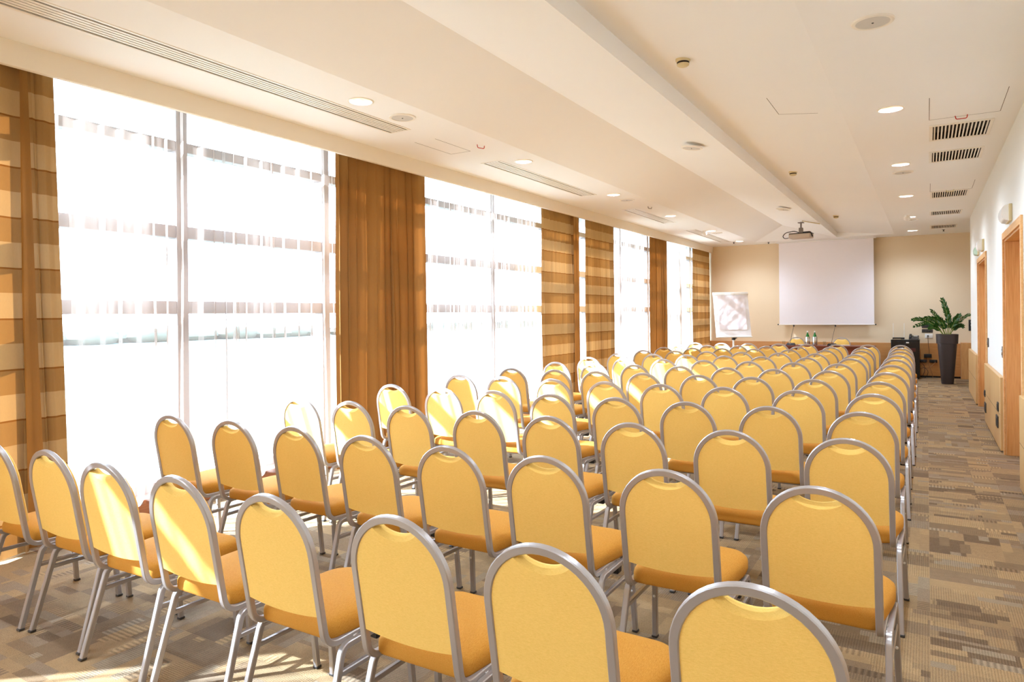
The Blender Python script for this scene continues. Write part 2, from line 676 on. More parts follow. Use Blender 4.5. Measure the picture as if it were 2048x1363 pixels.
# step up and the right fold
ZT = 3.315
face(bm, (XB, YF, ZC), (XB, 17.4, ZC), (XB, 17.4, ZT), (XB, 16.1, ZB), (XB, YF, ZB))
face(bm, (XB, YF, ZB), (XB, 16.1, ZB), (XE, 17.4, ZC), (XE, YF, ZC))
face(bm, (XB, 16.1, ZB), (XB, 17.4, ZT), (XE, 17.4, ZC))
face(bm, (XB, 17.4, ZT), (XB, 17.4, ZC), (XE, 17.4, ZC))
ceiling = build('ceiling', bm, M['ceiling'], smooth=False)
struct(ceiling, 'cream plaster ceiling folded in long facets above the chairs', 'ceiling')
# slab above so that no sky leaks through openings
bm = bm_new()
box2(bm, (-5.6, YF - 0.2, 3.6), (2.6, YB + 0.3, 3.75))
struct(build('ceiling_slab', bm, M['ceiling'], smooth=False))
# close the void over the pelmet and the folded middle
bm = bm_new()
box2(bm, (-4.80, YF, 3.045), (-4.76, YB, 3.46), 0.003, 1)
struct(build('trim_1', bm, M['pelmet'], smooth=False), 'long cream pelmet board hiding the curtain rails', 'pelmet')

# back wall, front wall, right wall with door openings, window wall upstand
bm = bm_new()
box2(bm, (-5.6, YB, 0), (2.6, YB + 0.2, 3.6))
struct(build('wall_back', bm, M['paper'], smooth=False), 'beige wallpapered end wall behind the speakers table', 'wall')
bm = bm_new()
box2(bm, (-5.6, YF - 0.2, 0), (2.6, YF, 3.6))
struct(build('wall_front', bm, M['paper'], smooth=False))
DOORS = [(7.14, 8.72), (11.2, 12.92)]
DH = 2.23
bm = bm_new()
ys = YF
for a, b in DOORS:
    box2(bm, (XR, ys, 0), (1.0, a, 3.6))
    box2(bm, (XR, a, DH), (1.0, b, 3.6))
    ys = b
box2(bm, (XR, ys, 0), (1.0, 15.2, 3.6))
struct(build('wall_right', bm, M['wallwhite'], smooth=False), 'white painted wall with two doorways along the aisle', 'wall')
bm = bm_new()
box2(bm, (2.4, 15.2, 0), (2.6, YB, 3.6))
box2(bm, (1.0, 15.0, 0), (2.6, 15.2, 3.6))
struct(build('wall_alcove', bm, M['paper'], smooth=False))

# wainscot
bm = bm_new()
box2(bm, (-5.0, YB - 0.03, 0.03), (0.62, YB, 0.765), 0.003, 1)
wp = struct(build('trim_2', bm, M['backpanel'], smooth=False), 'horizontal wood wainscot across the end wall', 'wainscot')
bm = bm_new()
box2(bm, (0.62, YB - 0.25, 0.0), (2.3, YB, 0.79), 0.004, 1)
struct(build('trim_3', bm, M['veneer'], smooth=False), 'boxed out wood wainscot in the corner beyond the planter', 'wainscot')
bm = bm_new()
box2(bm, (-5.0, YB - 0.035, 0.0), (0.62, YB, 0.035))
struct(build('baseboard_back', bm, M['blacklac'], smooth=False))
labs = ['far wood wainscot panel between the corner and the far doorway', 'wood wainscot panel with black sockets between the two doorways',
        'near wood wainscot panel at the right edge of the photo']
for k, (a, b) in enumerate([(13.05, 15.22), (8.82, 11.12), (-3.9, 7.06)]):
    bm = bm_new()
    box2(bm, (0.648, a, 0.02), (XR, b, 0.79), 0.004, 1)
    # shallow joint halfway up
    struct(build('trim_%d' % (4 + k), bm, M['panel'], smooth=False), labs[k], 'wainscot')
    bm = bm_new()
    box2(bm, (0.6475, a + 0.004, 0.395), (0.6485, b - 0.004, 0.399))
    struct(build('trim_%d' % (7 + k), bm, M['slot'], smooth=False))

# doors: casing, deep lining and a closed leaf
for k, (a, b) in enumerate(DOORS):
    d = struct(empty('door_%d' % (k + 1), (XR, (a + b) / 2, 0)),
               ['wood door with deep beech lining nearest the camera', 'far wood door with beech lining near the planter'][k], 'door')
    y0, y1 = a - (a + b) / 2, b - (a + b) / 2
    bm = bm_new()
    cw = 0.045
    box2(bm, (-0.0005, y0 + 0.0005, 0), (0.30, y0 + 0.03, DH - 0.0305), 0.002, 1)
    box2(bm, (-0.0005, y1 - 0.03, 0), (0.30, y1 - 0.0005, DH - 0.0305), 0.002, 1)
    build('door_lining', bm, M['veneer'], d, smooth=False)
    bm = bm_new()
    box2(bm, (-0.0005, y0 + 0.0005, DH - 0.03), (0.30, y1 - 0.0005, DH - 0.0005), 0.002, 1)
    build('head_lining', bm, M['veneer_h'], d, smooth=False)
    bm = bm_new()
    box2(bm, (-0.02, y0 - cw, 0), (-0.001, y0 + 0.012, DH - 0.0125), 0.002, 1)
    box2(bm, (-0.02, y1 - 0.012, 0), (-0.001, y1 + cw, DH - 0.0125), 0.002, 1)
    box2(bm, (-0.02, y0 - cw, DH - 0.012), (-0.001, y1 + cw, DH + 0.06), 0.002, 1)
    build('architrave', bm, M['veneer_h'], d, smooth=False)
    for s in (0, 1):
        bm = bm_new()
        ya, yb = (y0 + 0.032, -0.002) if s == 0 else (0.002, y1 - 0.032)
        box2(bm, (0.20, ya, 0.005), (0.245, yb, DH - 0.032), 0.002, 1)
        lf = build('door_leaf', bm, M['veneer'], d, smooth=False)
        bm = bm_new()
        yy = -0.08 if s == 0 else 0.08
        sweep(bm, fillet([(0.20, yy, 1.02), (0.15, yy, 1.02), (0.15, yy + (-0.11 if s == 0 else 0.11), 1.02)], 0.015), circ_prof(0.009), (0, 0, 1))
        build('door_handle', bm, M['steel'], lf)

# window wall: upstand ledge, bays of frame and glass
bm = bm_new()
box2(bm, (-5.6, YF, 0), (-5.06, YB, 0.13), 0.006, 1)
struct(build('trim_10', bm, M['ledge'], smooth=False), 'low red brown wooden ledge under the windows', 'ledge')
bm = bm_new()
box2(bm, (-5.6, YF - 0.2, 3.36), (-5.2, YB + 0.2, 3.6))
box2(bm, (-5.75, YF - 0.2, -0.1), (-5.6, YB + 0.2, 0.1))
struct(build('wall_left', bm, M['wallwhite'], smooth=False))
MUL = [3.43 + 1.57 * k for k in range(-5, 10)] + [18.05]
TRANS = [(1.53, 1.635), (2.15, 2.25), (2.86, 2.94)]
for k in range(len(MUL) - 1):
    a, b = MUL[k], MUL[k + 1]
    wdw = struct(empty('window_%d' % (k + 1), (XW, (a + b) / 2, 0.13)), None, None)
    wdw['label'] = 'floor to ceiling window bay, %s from the far end of the window wall' % ORD[min(12, len(MUL) - 2 - k)] if len(MUL) - 2 - k < 13 else 'floor to ceiling window bay behind the camera'
    wdw['category'] = 'window'
    ya, yb = a - (a + b) / 2, b - (a + b) / 2
    bm = bm_new()
    box2(bm, (-0.12, ya - 0.05, 0), (0.03, ya + 0.05, 3.23), 0.003, 1)
    if k == len(MUL) - 2:
        box2(bm, (-0.12, yb - 0.08, 0), (0.03, yb, 3.23), 0.003, 1)
    build('mullion', bm, M['mullion'], wdw, smooth=False)
    bm = bm_new()
    for z0, z1 in TRANS + [(0.13, 0.2), (3.29, 3.36)]:
        box2(bm, (-0.09, ya + 0.05, z0 - 0.13), (0.02, yb - 0.05, z1 - 0.13), 0.003, 1)
    build('transom', bm, M['mullion'], wdw, smooth=False)
    bm = bm_new()
    box2(bm, (-0.045, ya + 0.04, 0.0), (-0.035, yb - 0.04, 3.23))
    build('pane', bm, M['glass'], wdw, smooth=False)

# outside: pale ground far below and a hazy line of trees
bm = bm_new()
bmesh.ops.create_grid(bm, x_segments=2, y_segments=2, size=250)
g = build('ground_outside', bm, M['ground'], smooth=False, loc=(-258, 40, -7.0))
struct(g, 'pale open ground far below the windows', 'ground')
rnd = random.Random(5)
bm = bm_new()
pts = []
for i in range(90):
    y = -160 + i * 7.0
    x = -235 + rnd.uniform(-6, 6)
    h = rnd.uniform(3.4, 5.0)
    m = Matrix.Translation((x, y, -7 + h * 0.4)) @ Matrix.Diagonal((6, 8.5, h * 0.6, 1))
    bmesh.ops.create_icosphere(bm, subdivisions=2, radius=1.0, matrix=m)
tl = build('tree_line', bm, M['trees'])
tag(tl, 'hazy line of trees far outside the windows', 'trees', kind='stuff')


# ------------------------------------------------------------------ curtains
def curtain_mesh(y0, y1, x, ztop, zbot, wave, amp, seed, flare=0.0, rows=9, fine=14, pinch=0.4, deep=(), shift=0.0):
    rn = random.Random(seed)
    L = y1 - y0
    nw = max(2, int(round(L / wave)))
    # irregular fold positions
    ks = [0.0]
    for i in range(nw):
        ks.append(ks[-1] + rn.uniform(0.6, 1.4))
    ks = [k / ks[-1] * L for k in ks]
    am = [amp * rn.uniform(0.45, 1.2) for _ in range(nw)]
    dr = [rn.uniform(-1, 1) for _ in range(nw + 1)]
    ph = [rn.uniform(-0.25, 0.25) for _ in range(nw)]
    bm = bm_new()
    grid = []
    for r in range(rows + 1):
        s = r / rows
        z = ztop + (zbot - ztop) * s
        row = []
        for i in range(nw):
            for k in range(fine):
                f = k / fine
                a = ks[i] + (ks[i + 1] - ks[i]) * f
                # fold lines drift sideways a little towards the hem
                drift = (dr[i] * (1 - f) + dr[i + 1] * f) * wave * 0.25 * s
                A = am[i] * (pinch + (1 - pinch) * min(1, s * 2.2)) * (1 + 0.25 * math.sin(3 * s + i))
                xx = x + A * math.sin(2 * PI * f + ph[i] * math.sin(2 * PI * f)) + 0.006 * math.sin(9 * s + i * 1.3)
                yy = y0 + a + drift + 0.35 * A * math.sin(4 * PI * f)
                e = (a / L - 0.5) * 2
                yy += flare * e * s + shift * s
                for (dy, dep, wd) in deep:
                    xx -= dep * math.exp(-((a - dy) / wd) ** 2)
                row.append((xx, yy, z))
        e = 1
        row.append((x, y1 + (flare + shift) * s, z))
        grid.append(row)
    loft(bm, grid, closed=False, cap=False)
    return bm


def add_curtain(label, y0, y1, x, mat, wave, amp, seed, zbot=0.02, group=None, flare=0.02, cat='curtain', name='curtain', pinch=0.4, rows=9, deep=(), shift=0.0):
    c = empty(name, (x, (y0 + y1) / 2, 0))
    tag(c, label, cat, group)
    bm = curtain_mesh(y0 - (y0 + y1) / 2, y1 - (y0 + y1) / 2, 0, 3.40, zbot, wave, amp, seed, flare, rows, pinch=pinch, deep=deep, shift=shift)
    build('cloth_panel', bm, mat, c, angle=180)
    bm = bm_new()
    box2(bm, (-0.012, (y0 - y1) / 2, 3.40), (0.012, (y1 - y0) / 2, 3.45))
    build('curtain_rail', bm, M['whitemetal'], c, smooth=False)
    return c


XH = -4.90        # heavy curtains
XS = -5.04        # sheers
add_curtain('striped tan and brown curtain at the left edge, beside a dark fold', 2.135, 2.29, XH + 0.03, M['striped'], 0.08, 0.018, 1, flare=-0.005, shift=0.095)
add_curtain('striped curtain panel cut by the left edge of the photo', -0.05, 2.115, XH, M['striped'], 0.2, 0.045, 2, flare=0.01)
add_curtain('dark brown curtain lining in the gap of the nearest striped pair', 2.0, 2.27, XH - 0.065, M['brown'], 0.09, 0.01, 22, flare=0.0, shift=0.05)
add_curtain('wide plain brown curtain between the two nearest window bays', 4.82, 6.21, XH, M['brown'], 0.13, 0.045, 3, flare=0.03)
add_curtain('broad striped curtain left of the thin gap of light', 8.97, 10.06, XH, M['striped'], 0.13, 0.03, 4)
add_curtain('narrow dark brown curtain just left of the thin gap of light', 9.90, 10.43, XH - 0.075, M['brown'], 0.11, 0.018, 5, flare=0.0)
add_curtain('narrow striped curtain just right of the thin gap of light', 10.50, 11.73, XH, M['striped'], 0.14, 0.03, 6)
add_curtain('plain terracotta brown curtain between the two farthest windows', 13.6, 14.74, XH, M['brown'], 0.12, 0.032, 7, flare=0.01)
add_curtain('striped curtain at the far corner beside the end wall', 16.5, 18.035, XH + 0.045, M['striped'], 0.14, 0.032, 8, flare=0.0)
add_curtain('plain brown curtain behind the camera', -3.9, -3.2, XH, M['brown'], 0.14, 0.035, 9)
SH = dict(group='white voile curtains over the windows', cat='sheer curtain', name='sheer_curtain', zbot=0.10)
add_curtain('widest sheer voile curtain over the nearest window', 2.2, 4.95, XS, M['sheer'], 0.13, 0.05, 11, flare=0.02, **SH)
add_curtain('sheer voile curtain right of the wide plain brown curtain', 6.45, 9.05, XS, M['sheer'], 0.12, 0.046, 12, flare=0.05, **SH)
add_curtain('narrow sheer voile curtain right of the twin striped curtains', 11.6, 13.7, XS, M['sheer'], 0.1, 0.032, 13, flare=0.0, **SH)
add_curtain('farthest sheer voile curtain, beside the corner striped curtain', 14.76, 16.6, XS, M['thicksheer'], 0.1, 0.032, 14, flare=0.0, **SH)
add_curtain('sheer voile curtain behind the camera', -3.3, 0.5, XS, M['densesheer'], 0.12, 0.034, 15, flare=0.0, **SH)


# ------------------------------------------------------------------ chairs
def make_chair():
    root = empty('banquet_chair')
    TZ = 0.17                      # lean of the back: y = (0.8985 - z) * TZ
    ly = lambda z: (0.8985 - z) * TZ
    # bent back hoop with its two ends hooked forward under the seat
    rr, zc = 0.1825, 0.7035
    pts = []
    lower = [(-0.1825, 0.34, 0.388), (-0.1825, 0.17, 0.388), (-0.1825, ly(0.40) + 0.012, 0.397), (-0.1825, ly(0.50), 0.50), (-0.1825, ly(zc), zc)]
    low = fillet([lower[0], lower[1], lower[3]][:1] + [(-0.1825, ly(0.388), 0.388), lower[3]], 0.055, 7)
    pts += low[:-1]
    pts.append(Vector(lower[3]))
    pts.append(Vector((-0.1825, ly(0.6), 0.6)))
    for i in range(0, 25):
        a = PI - PI * i / 24
        z = zc + rr * math.sin(a)
        pts.append(Vector((rr * math.cos(a), ly(z), z)))
    pts.append(Vector((0.1825, ly(0.6), 0.6)))
    pts.append(Vector((0.1825, ly(0.5), 0.5)))
    for p in reversed(low[:-1]):
        pts.append(Vector((-p.x, p.y, p.z)))
    bm = bm_new()
    sweep(bm, pts, rect_prof(0.025, 0.022, 0.003), (-1, 0, 0))
    build('back_frame', bm, M['frame'], root, angle=35)

    # upholstered back with a scooped hand hold under the hoop
    def outline(hw, dip, dw, drop, ztop_r):
        o = []
        zb = 0.497 + drop
        for i in range(13):                       # bottom edge, bowed down
            f = i / 12
            x = -hw + 2 * hw * f
            o.append((x, zb - 0.014 * (1 - (2 * f - 1) ** 2)))
        o.append((hw, 0.60))
        n_ = 48
        for i in range(n_ + 1):
            a = PI * i / n_
            x = hw * math.cos(a)
            z = zc + ztop_r * math.sin(a)
            if abs(x) < dw:
                z -= dip * (1 - (x / dw) ** 2) ** 0.85
            o.append((x, z))
        o.append((-hw, 0.60))
        return o
    levels = [(0.171, 0.054, 0.084, 0.0, 0.171, -0.007), (0.1712, 0.048, 0.078, 0.0, 0.1712, -0.001),
              (0.1705, 0.036, 0.070, 0.0, 0.1705, 0.012), (0.170, 0.038, 0.070, 0.0, 0.170, 0.022),
              (0.164, 0.042, 0.073, 0.007, 0.164, 0.030), (0.150, 0.045, 0.078, 0.022, 0.150, 0.036),
              (0.11, 0.03, 0.080, 0.06, 0.11, 0.041)]
    rings = []
    for hw, dip, dw, drop, tr, off in levels:
        rings.append([(x, ly(z) + off, z + off * TZ) for x, z in outline(hw, dip, dw, drop, tr)])
    bm = bm_new()
    loft(bm, rings)
    build('backrest', bm, M['backfab'], root, angle=38)

    # seat cushion
    def seat_outline(ins):
        c = [(-0.176, 0.112), (0.176, 0.112), (0.213, 0.40), (0.208, 0.50), (0.16, 0.558), (-0.16, 0.558), (-0.208, 0.50), (-0.213, 0.40)]
        cx, cy = 0, 0.335
        P = []
        for x, y in c:
            sx_ = (abs(x) - ins) / abs(x)
            sy_ = (abs(y - cy) - ins) / abs(y - cy)
            P.append(Vector((x * sx_, cy + (y - cy) * sy_, 0)))
        o = []
        rad = [0.03, 0.03, 0.06, 0.06, 0.06, 0.06, 0.06, 0.06]
        m_ = len(P)
        for i in range(m_):
            a, b, d = P[i - 1], P[i], P[(i + 1) % m_]
            r = min(rad[i], (a - b).length * 0.48, (d - b).length * 0.48)
            p0 = b + (a - b).normalized() * r
            p1 = b + (d - b).normalized() * r
            for k in range(5):
                s = k / 4
                o.append(p0 * (1 - s) ** 2 + b * 2 * s * (1 - s) + p1 * s ** 2)
        return o
    rings = []
    for ins, z in [(0.012, 0.392), (0.003, 0.396), (0.0, 0.405), (0.0, 0.432), (0.003, 0.444), (0.012, 0.454), (0.03, 0.461), (0.07, 0.468), (0.12, 0.471)]:
        rings.append([(p.x, p.y, z) for p in seat_outline(ins)])
    bm = bm_new()
    loft(bm, rings)
    build('seat', bm, M['seatfab'], root, angle=60)

    # rails under the seat
    bm = bm_new()
    for s in (-1, 1):
        box2(bm, (s * 0.205 - 0.011, 0.17, 0.362), (s * 0.205 + 0.011, 0.44, 0.384), 0.003, 1)
    box2(bm, (-0.2, 0.20, 0.366), (0.2, 0.225, 0.388), 0.003, 1)
    box2(bm, (-0.2, 0.42, 0.366), (0.2, 0.445, 0.388), 0.003, 1)
    build('seat_frame', bm, M['frame'], root)
    sq = rect_prof(0.023, 0.023, 0.003)
    for s in (-1, 1):
        bm = bm_new()
        sweep(bm, fillet([(s * 0.217, 0.035, 0.006), (s * 0.205, 0.140, 0.373), (s * 0.205, 0.20, 0.373)], 0.045, 6), sq, (1, 0, 0))
        lg = build('leg', bm, M['frame'], root, angle=35)
        bm = bm_new()
        box(bm, (s * 0.217, 0.034, 0.006), (0.028, 0.028, 0.012), 0.003, 1)
        build('foot_cap', bm, M['darkgrey'], lg)
        bm = bm_new()
        sweep(bm, fillet([(s * 0.217, 0.505, 0.006), (s * 0.205, 0.475, 0.373), (s * 0.205, 0.41, 0.373)], 0.045, 6), sq, (1, 0, 0))
        lg = build('leg', bm, M['frame'], root, angle=35)
        bm = bm_new()
        box(bm, (s * 0.217, 0.506, 0.006), (0.028, 0.028, 0.012), 0.003, 1)
        build('foot_cap', bm, M['darkgrey'], lg)
        bm = bm_new()
        lathe(bm, [(0.001, 0.0), (0.006, 0.0), (0.006, 0.003), (0.003, 0.006), (0.0005, 0.006)], n=10)
        bmesh.ops.transform(bm, matrix=Matrix.Translation((s * 0.2105, 0.478, 0.20)) @ Matrix.Rotation(PI / 2, 4, 'X'), verts=bm.verts[:])
        o = build('bumper', bm, M['white'], lg)
        bm = bm_new()
        sweep(bm, [(s * 0.207, 0.118, 0.288), (s * 0.207, 0.480, 0.288)], rect_prof(0.018, 0.018, 0.003), (1, 0, 0))
        build('stretcher', bm, M['frame'], root)
    bm = bm_new()
    box2(bm, (-0.215, 0.30, 0.335), (-0.16, 0.345, 0.37), 0.004, 1)
    box2(bm, (0.16, 0.30, 0.335), (0.215, 0.345, 0.37), 0.004, 1)
    box2(bm, (-0.18, 0.315, 0.355), (0.18, 0.33, 0.366), 0.002, 1)
    build('linking_bracket', bm, M['black'], root)
    return root


SEATS = [[(-3.97,1.57),(-3.47,1.59),(-2.97,1.57),(-2.46,1.57),(-1.92,1.56),(-1.38,1.58),(-0.87,1.57),(-0.34,1.57)],
[(-4.03,2.55),(-3.49,2.58),(-2.98,2.6),(-2.43,2.57),(-1.9,2.55),(-1.4,2.56),(-0.87,2.56),(-0.33,2.56)],
[(-4.01,3.55),(-3.5,3.56),(-2.98,3.56),(-2.43,3.57),(-1.92,3.58),(-1.4,3.57),(-0.87,3.58),(-0.33,3.6)],
[(-4.03,4.61),(-3.46,4.58),(-2.95,4.59),(-2.44,4.59),(-1.92,4.6),(-1.4,4.59),(-0.87,4.6),(-0.34,4.59)],
[(-4.04,5.65),(-3.54,5.66),(-2.99,5.66),(-2.45,5.64),(-1.94,5.64),(-1.41,5.63),(-0.86,5.65),(-0.34,5.64)],
[(-4.01,6.61),(-3.46,6.61),(-2.97,6.61),(-2.46,6.62),(-1.9,6.62),(-1.4,6.62),(-0.87,6.62),(-0.35,6.62)],
[(-4.0,7.67),(-3.47,7.66),(-2.95,7.66),(-2.41,7.65),(-1.88,7.66),(-1.39,7.66),(-0.86,7.66),(-0.34,7.66)],
[(-4.03,8.72),(-3.5,8.72),(-2.96,8.72),(-2.43,8.72),(-1.88,8.72),(-1.36,8.72),(-0.88,8.72),(-0.34,8.72)],
[(-4.02,9.75),(-3.46,9.75),(-2.96,9.75),(-2.43,9.75),(-1.93,9.75),(-1.36,9.75),(-0.84,9.75),(-0.34,9.75)],
[(-3.97,10.72),(-3.44,10.72),(-2.94,10.72),(-2.42,10.72),(-1.88,10.72),(-1.38,10.72),(-0.87,10.72),(-0.35,10.72)],
[(-3.97,11.72),(-3.46,11.72),(-2.96,11.72),(-2.44,11.72),(-1.9,11.72),(-1.37,11.72),(-0.87,11.72),(-0.35,11.72)],
[(-4.01,12.74),(-3.48,12.74),(-2.93,12.74),(-2.44,12.74),(-1.92,12.74),(-1.4,12.74),(-0.92,12.74),(-0.37,12.74)],
[(-4.01,13.79),(-3.49,13.79),(-2.98,13.79),(-2.42,13.79),(-1.92,13.79),(-1.42,13.79),(-0.91,13.79),(-0.4,13.79)]]

proto = make_chair()
used = False


def place_chair(x, y, rz, label, group):
    global used
    o = proto if not used else copy_tree(proto)
    used = True
    o.location = (x, y, 0)
    o.rotation_euler = (0, 0, rz)
    tag(o, label, 'chair', group)
    return o


rnd = random.Random(11)
NR, NCC = len(SEATS), 8
for r, row in enumerate(SEATS):
    rn = 'nearest row' if r == 0 else ('farthest row' if r == NR - 1 else ORD[r] + ' row from the camera')
    for c, (x, y) in enumerate(row):
        if c == NCC - 1:
            lab = 'yellow round-backed chair at the aisle end of the ' + rn
        elif c == 0:
            lab = 'yellow round-backed chair at the window end of the ' + rn
        elif c < 4:
            lab = 'yellow round-backed chair, %s from the window in the %s' % (ORD[c], rn)
        else:
            lab = 'yellow round-backed chair, %s from the aisle in the %s' % (ORD[NCC - 1 - c], rn)
        place_chair(x, y, R(rnd.uniform(-1.2, 1.2)), lab, 'yellow audience chairs in rows')
place_chair(-2.66, 17.50, PI + R(3), 'yellow chair behind the table, beside the steel bottle coolers', 'chairs behind the speakers table')
place_chair(-1.69, 17.50, PI - R(2), 'yellow chair behind the table, right of the right-hand microphone', 'chairs behind the speakers table')

# ------------------------------------------------------------------ ceiling fixtures
def downlight(x, y, label):
    d = empty('downlight', (x, y, ZC))
    tag(d, label, 'downlight', 'recessed ceiling downlights')
    bm = bm_new()
    n_ = 32
    lathe(bm, [(0.088, 0.0), (0.088, -0.004), (0.094, -0.007), (0.102, -0.005), (0.105, -0.0005), (0.105, 0.0)], n=n_, cap=False)
    build('trim_ring', bm, M['whitemetal'], d)
    bm = bm_new()
    lathe(bm, [(0.088, -0.002), (0.082, 0.03), (0.07, 0.07), (0.045, 0.11), (0.03, 0.12), (0.001, 0.12)], n=n_, cap=False)
    build('reflector', bm, M['reflector'], d)
    bm = bm_new()
    lathe(bm, [(0.001, 0.05), (0.02, 0.052), (0.03, 0.065), (0.03, 0.10), (0.015, 0.115), (0.001, 0.116)], n=16, cap=False)
    build('lamp_bulb', bm, M['lamp'], d)
    ld = bpy.data.lights.new('downlight_beam', 'SPOT')
    ld.energy = LAMP_W
    ld.color = (0.82, 1.0, 1.28)
    ld.spot_size = R(150)
    ld.spot_blend = 0.9
    ld.shadow_soft_size = 0.05
    lo = bpy.data.objects.new('downlight_beam', ld)
    COL.objects.link(lo)
    lo.parent = d
    lo.location = (0, 0, 0.03)
    return d


LAMP_W = 27.0


first = None
for side, x in (('left', DLX_L), ('right', DLX_R)):
    for i, y in enumerate(DL_Y):
        k = i - 2
        lab = ('downlight in the %s-hand ceiling band, %s one in view from the camera' % (side, ORD[k])) if k >= 0 else \
            'downlight in the %s-hand ceiling band, %s behind the top of the picture' % (side, 'just' if i == 1 else 'far')
        if first is None:
            first = downlight(x, y, lab)
        else:
            o = copy_tree(first)
            o.location = (x, y, ZC)
            o['label'] = lab


def speaker(x, y, z, label, tilt=0.0):
    d = empty('ceiling_speaker', (x, y, z))
    d.rotation_euler = (0, tilt, 0)
    tag(d, label, 'ceiling speaker', 'round ceiling speakers')
    bm = bm_new()
    lathe(bm, [(0.092, 0.0), (0.092, -0.010), (0.10, -0.012), (0.112, -0.009), (0.115, -0.002), (0.115, 0.0)], n=36, cap=False)
    build('bezel', bm, M['whitemetal'], d)
    bm = bm_new()
    lathe(bm, [(0.001, -0.0095), (0.05, -0.009), (0.093, -0.007), (0.093, 0.0)], n=36, cap=False)
    gr = build('grille', bm, M['grille'], d)
    bm = bm_new()
    lathe(bm, [(0.001, -0.0135), (0.005, -0.013), (0.007, -0.009)], n=12, cap=False)
    build('badge', bm, M['darkgrey'], gr)
    return d


sp = None
SPL = [(DLX_L - 0.01, 4.57, ZC, 'round speaker beside the nearest long diffuser, left-hand band', 0),
       (DLX_L - 0.01, 9.72, ZC, 'round speaker midway down the left-hand ceiling band', 0),
       (DLX_L - 0.01, 14.86, ZC, 'farthest round speaker in the left-hand ceiling band', 0),
       (-0.26, 4.56, ZC, 'large round speaker at the top right of the picture', 0),
       (-0.24, 9.72, ZC, 'round speaker just beyond the second right-hand downlight', 0),
       (-0.24, 14.86, ZC, 'farthest round speaker in the right-hand ceiling band', 0),
       (-2.12, 7.22, 3.247, 'round speaker on the folded ceiling above the middle rows', math.atan2(0.11, 0.8)),
       (-2.08, 12.4, 3.243, 'round speaker on the folded ceiling near the projector', math.atan2(0.11, 0.8))]
for x, y, z, lab, tl_ in SPL:
    if sp is None:
        sp = speaker(x, y, z, lab, tl_)
    else:
        o = copy_tree(sp)
        o.location = (x, y, z)
        o.rotation_euler = (0, tl_, 0)
        o['label'] = lab

# right-hand return-air grilles
VL = ['nearest square air grille in the right-hand ceiling band', 'second square air grille, between the two nearest downlight pairs',
      'third square air grille in the right-hand ceiling band', 'fourth square air grille in the right-hand ceiling band',
      'farthest square air grille, just before the end wall']
for k, (xa, xb, ya, yb) in enumerate(VENTS):
    cx, cy = (xa + xb) / 2, (ya + yb) / 2
    v = empty('air_grille', (cx, cy, ZC))
    tag(v, VL[k], 'air grille', 'slatted air grilles by the right wall')
    wx, wy = (xb - xa) / 2, (yb - ya) / 2
    bm = bm_new()
    for s in (-1, 1):
        box2(bm, (s * wx - 0.0 if s > 0 else -wx - 0.028, -wy - 0.028, -0.008), (wx + 0.028 if s > 0 else -wx, wy + 0.028, 0.0), 0.002, 1)
        box2(bm, (-wx, wy if s > 0 else -wy - 0.028, -0.008), (wx, wy + 0.028 if s > 0 else -wy, 0.0), 0.002, 1)
    build('grille_frame', bm, M['whitemetal'], v, smooth=False)
    bm = bm_new()
    box2(bm, (-wx - 0.01, -wy - 0.01, 0.07), (wx + 0.01, wy + 0.01, 0.09))
    box2(bm, (-wx - 0.01, -wy - 0.01, 0.001), (-wx, wy + 0.01, 0.08))
    box2(bm, (wx, -wy - 0.01, 0.001), (wx + 0.01, wy + 0.01, 0.08))
    box2(bm, (-wx, -wy - 0.01, 0.001), (wx, -wy, 0.08))
    box2(bm, (-wx, wy, 0.001), (wx, wy + 0.01, 0.08))
    build('duct_box', bm, M['slotdark'], v, smooth=False)
    nb = 15
    bm = bm_new()
    for i in range(nb):
        x = -wx + (i + 0.5) * 2 * wx / nb
        box(bm, (x, 0, 0.002), (0.0125, 2 * wy, 0.004), 0, 1)
    build('louvre_slats', bm, M['whitemetal'], v, smooth=False)

# left-hand slot diffusers
DLb = ['long slot diffuser running to the top left corner', 'second slot diffuser, above the wide brown curtain',
       'third slot diffuser in the left-hand ceiling band', 'farthest slot diffuser, ending near the end wall']
for k, (xa, xb, ya, yb) in enumerate(DIFF):
    cx, cy = (xa + xb) / 2, (ya + yb) / 2
    v = empty('slot_diffuser', (cx, cy, ZC))
    tag(v, DLb[k], 'air diffuser', 'linear slot diffusers along the windows')
    wx, wy = (xb - xa) / 2, (yb - ya) / 2
    bm = bm_new()
    box2(bm, (-wx - 0.012, -wy - 0.012, -0.004), (-wx + 0.012, wy + 0.012, 0.004))
    box2(bm, (wx - 0.012, -wy - 0.012, -0.004), (wx + 0.012, wy + 0.012, 0.004))
    box2(bm, (-wx + 0.012, -wy - 0.012, -0.004), (wx - 0.012, -wy + 0.004, 0.004))
    box2(bm, (-wx + 0.012, wy - 0.004, -0.004), (wx - 0.012, wy + 0.012, 0.004))
    build('diffuser_frame', bm, M['whitemetal'], v, smooth=False)
    bm = bm_new()
    nb = 6
    for i in range(nb - 1):
        x = -wx + 0.012 + (i + 1) * (2 * wx - 0.024) / nb
        box(bm, (x, 0, 0.0), (0.024, 2 * wy - 0.01, 0.006), 0, 1)
    build('diffuser_blades', bm, M['whitemetal'], v, smooth=False)
    bm = bm_new()
    box2(bm, (-wx - 0.01, -wy - 0.01, 0.03), (wx + 0.01, wy + 0.01, 0.04))
    for q in (-1, 1):
        box2(bm, (q * wx - 0.005, -wy, 0.003), (q * wx + 0.005, wy, 0.03))
        box2(bm, (-wx, q * wy - 0.005, 0.003), (wx, q * wy + 0.005, 0.03))
    build('duct_back', bm, M['slot'], v, smooth=False)

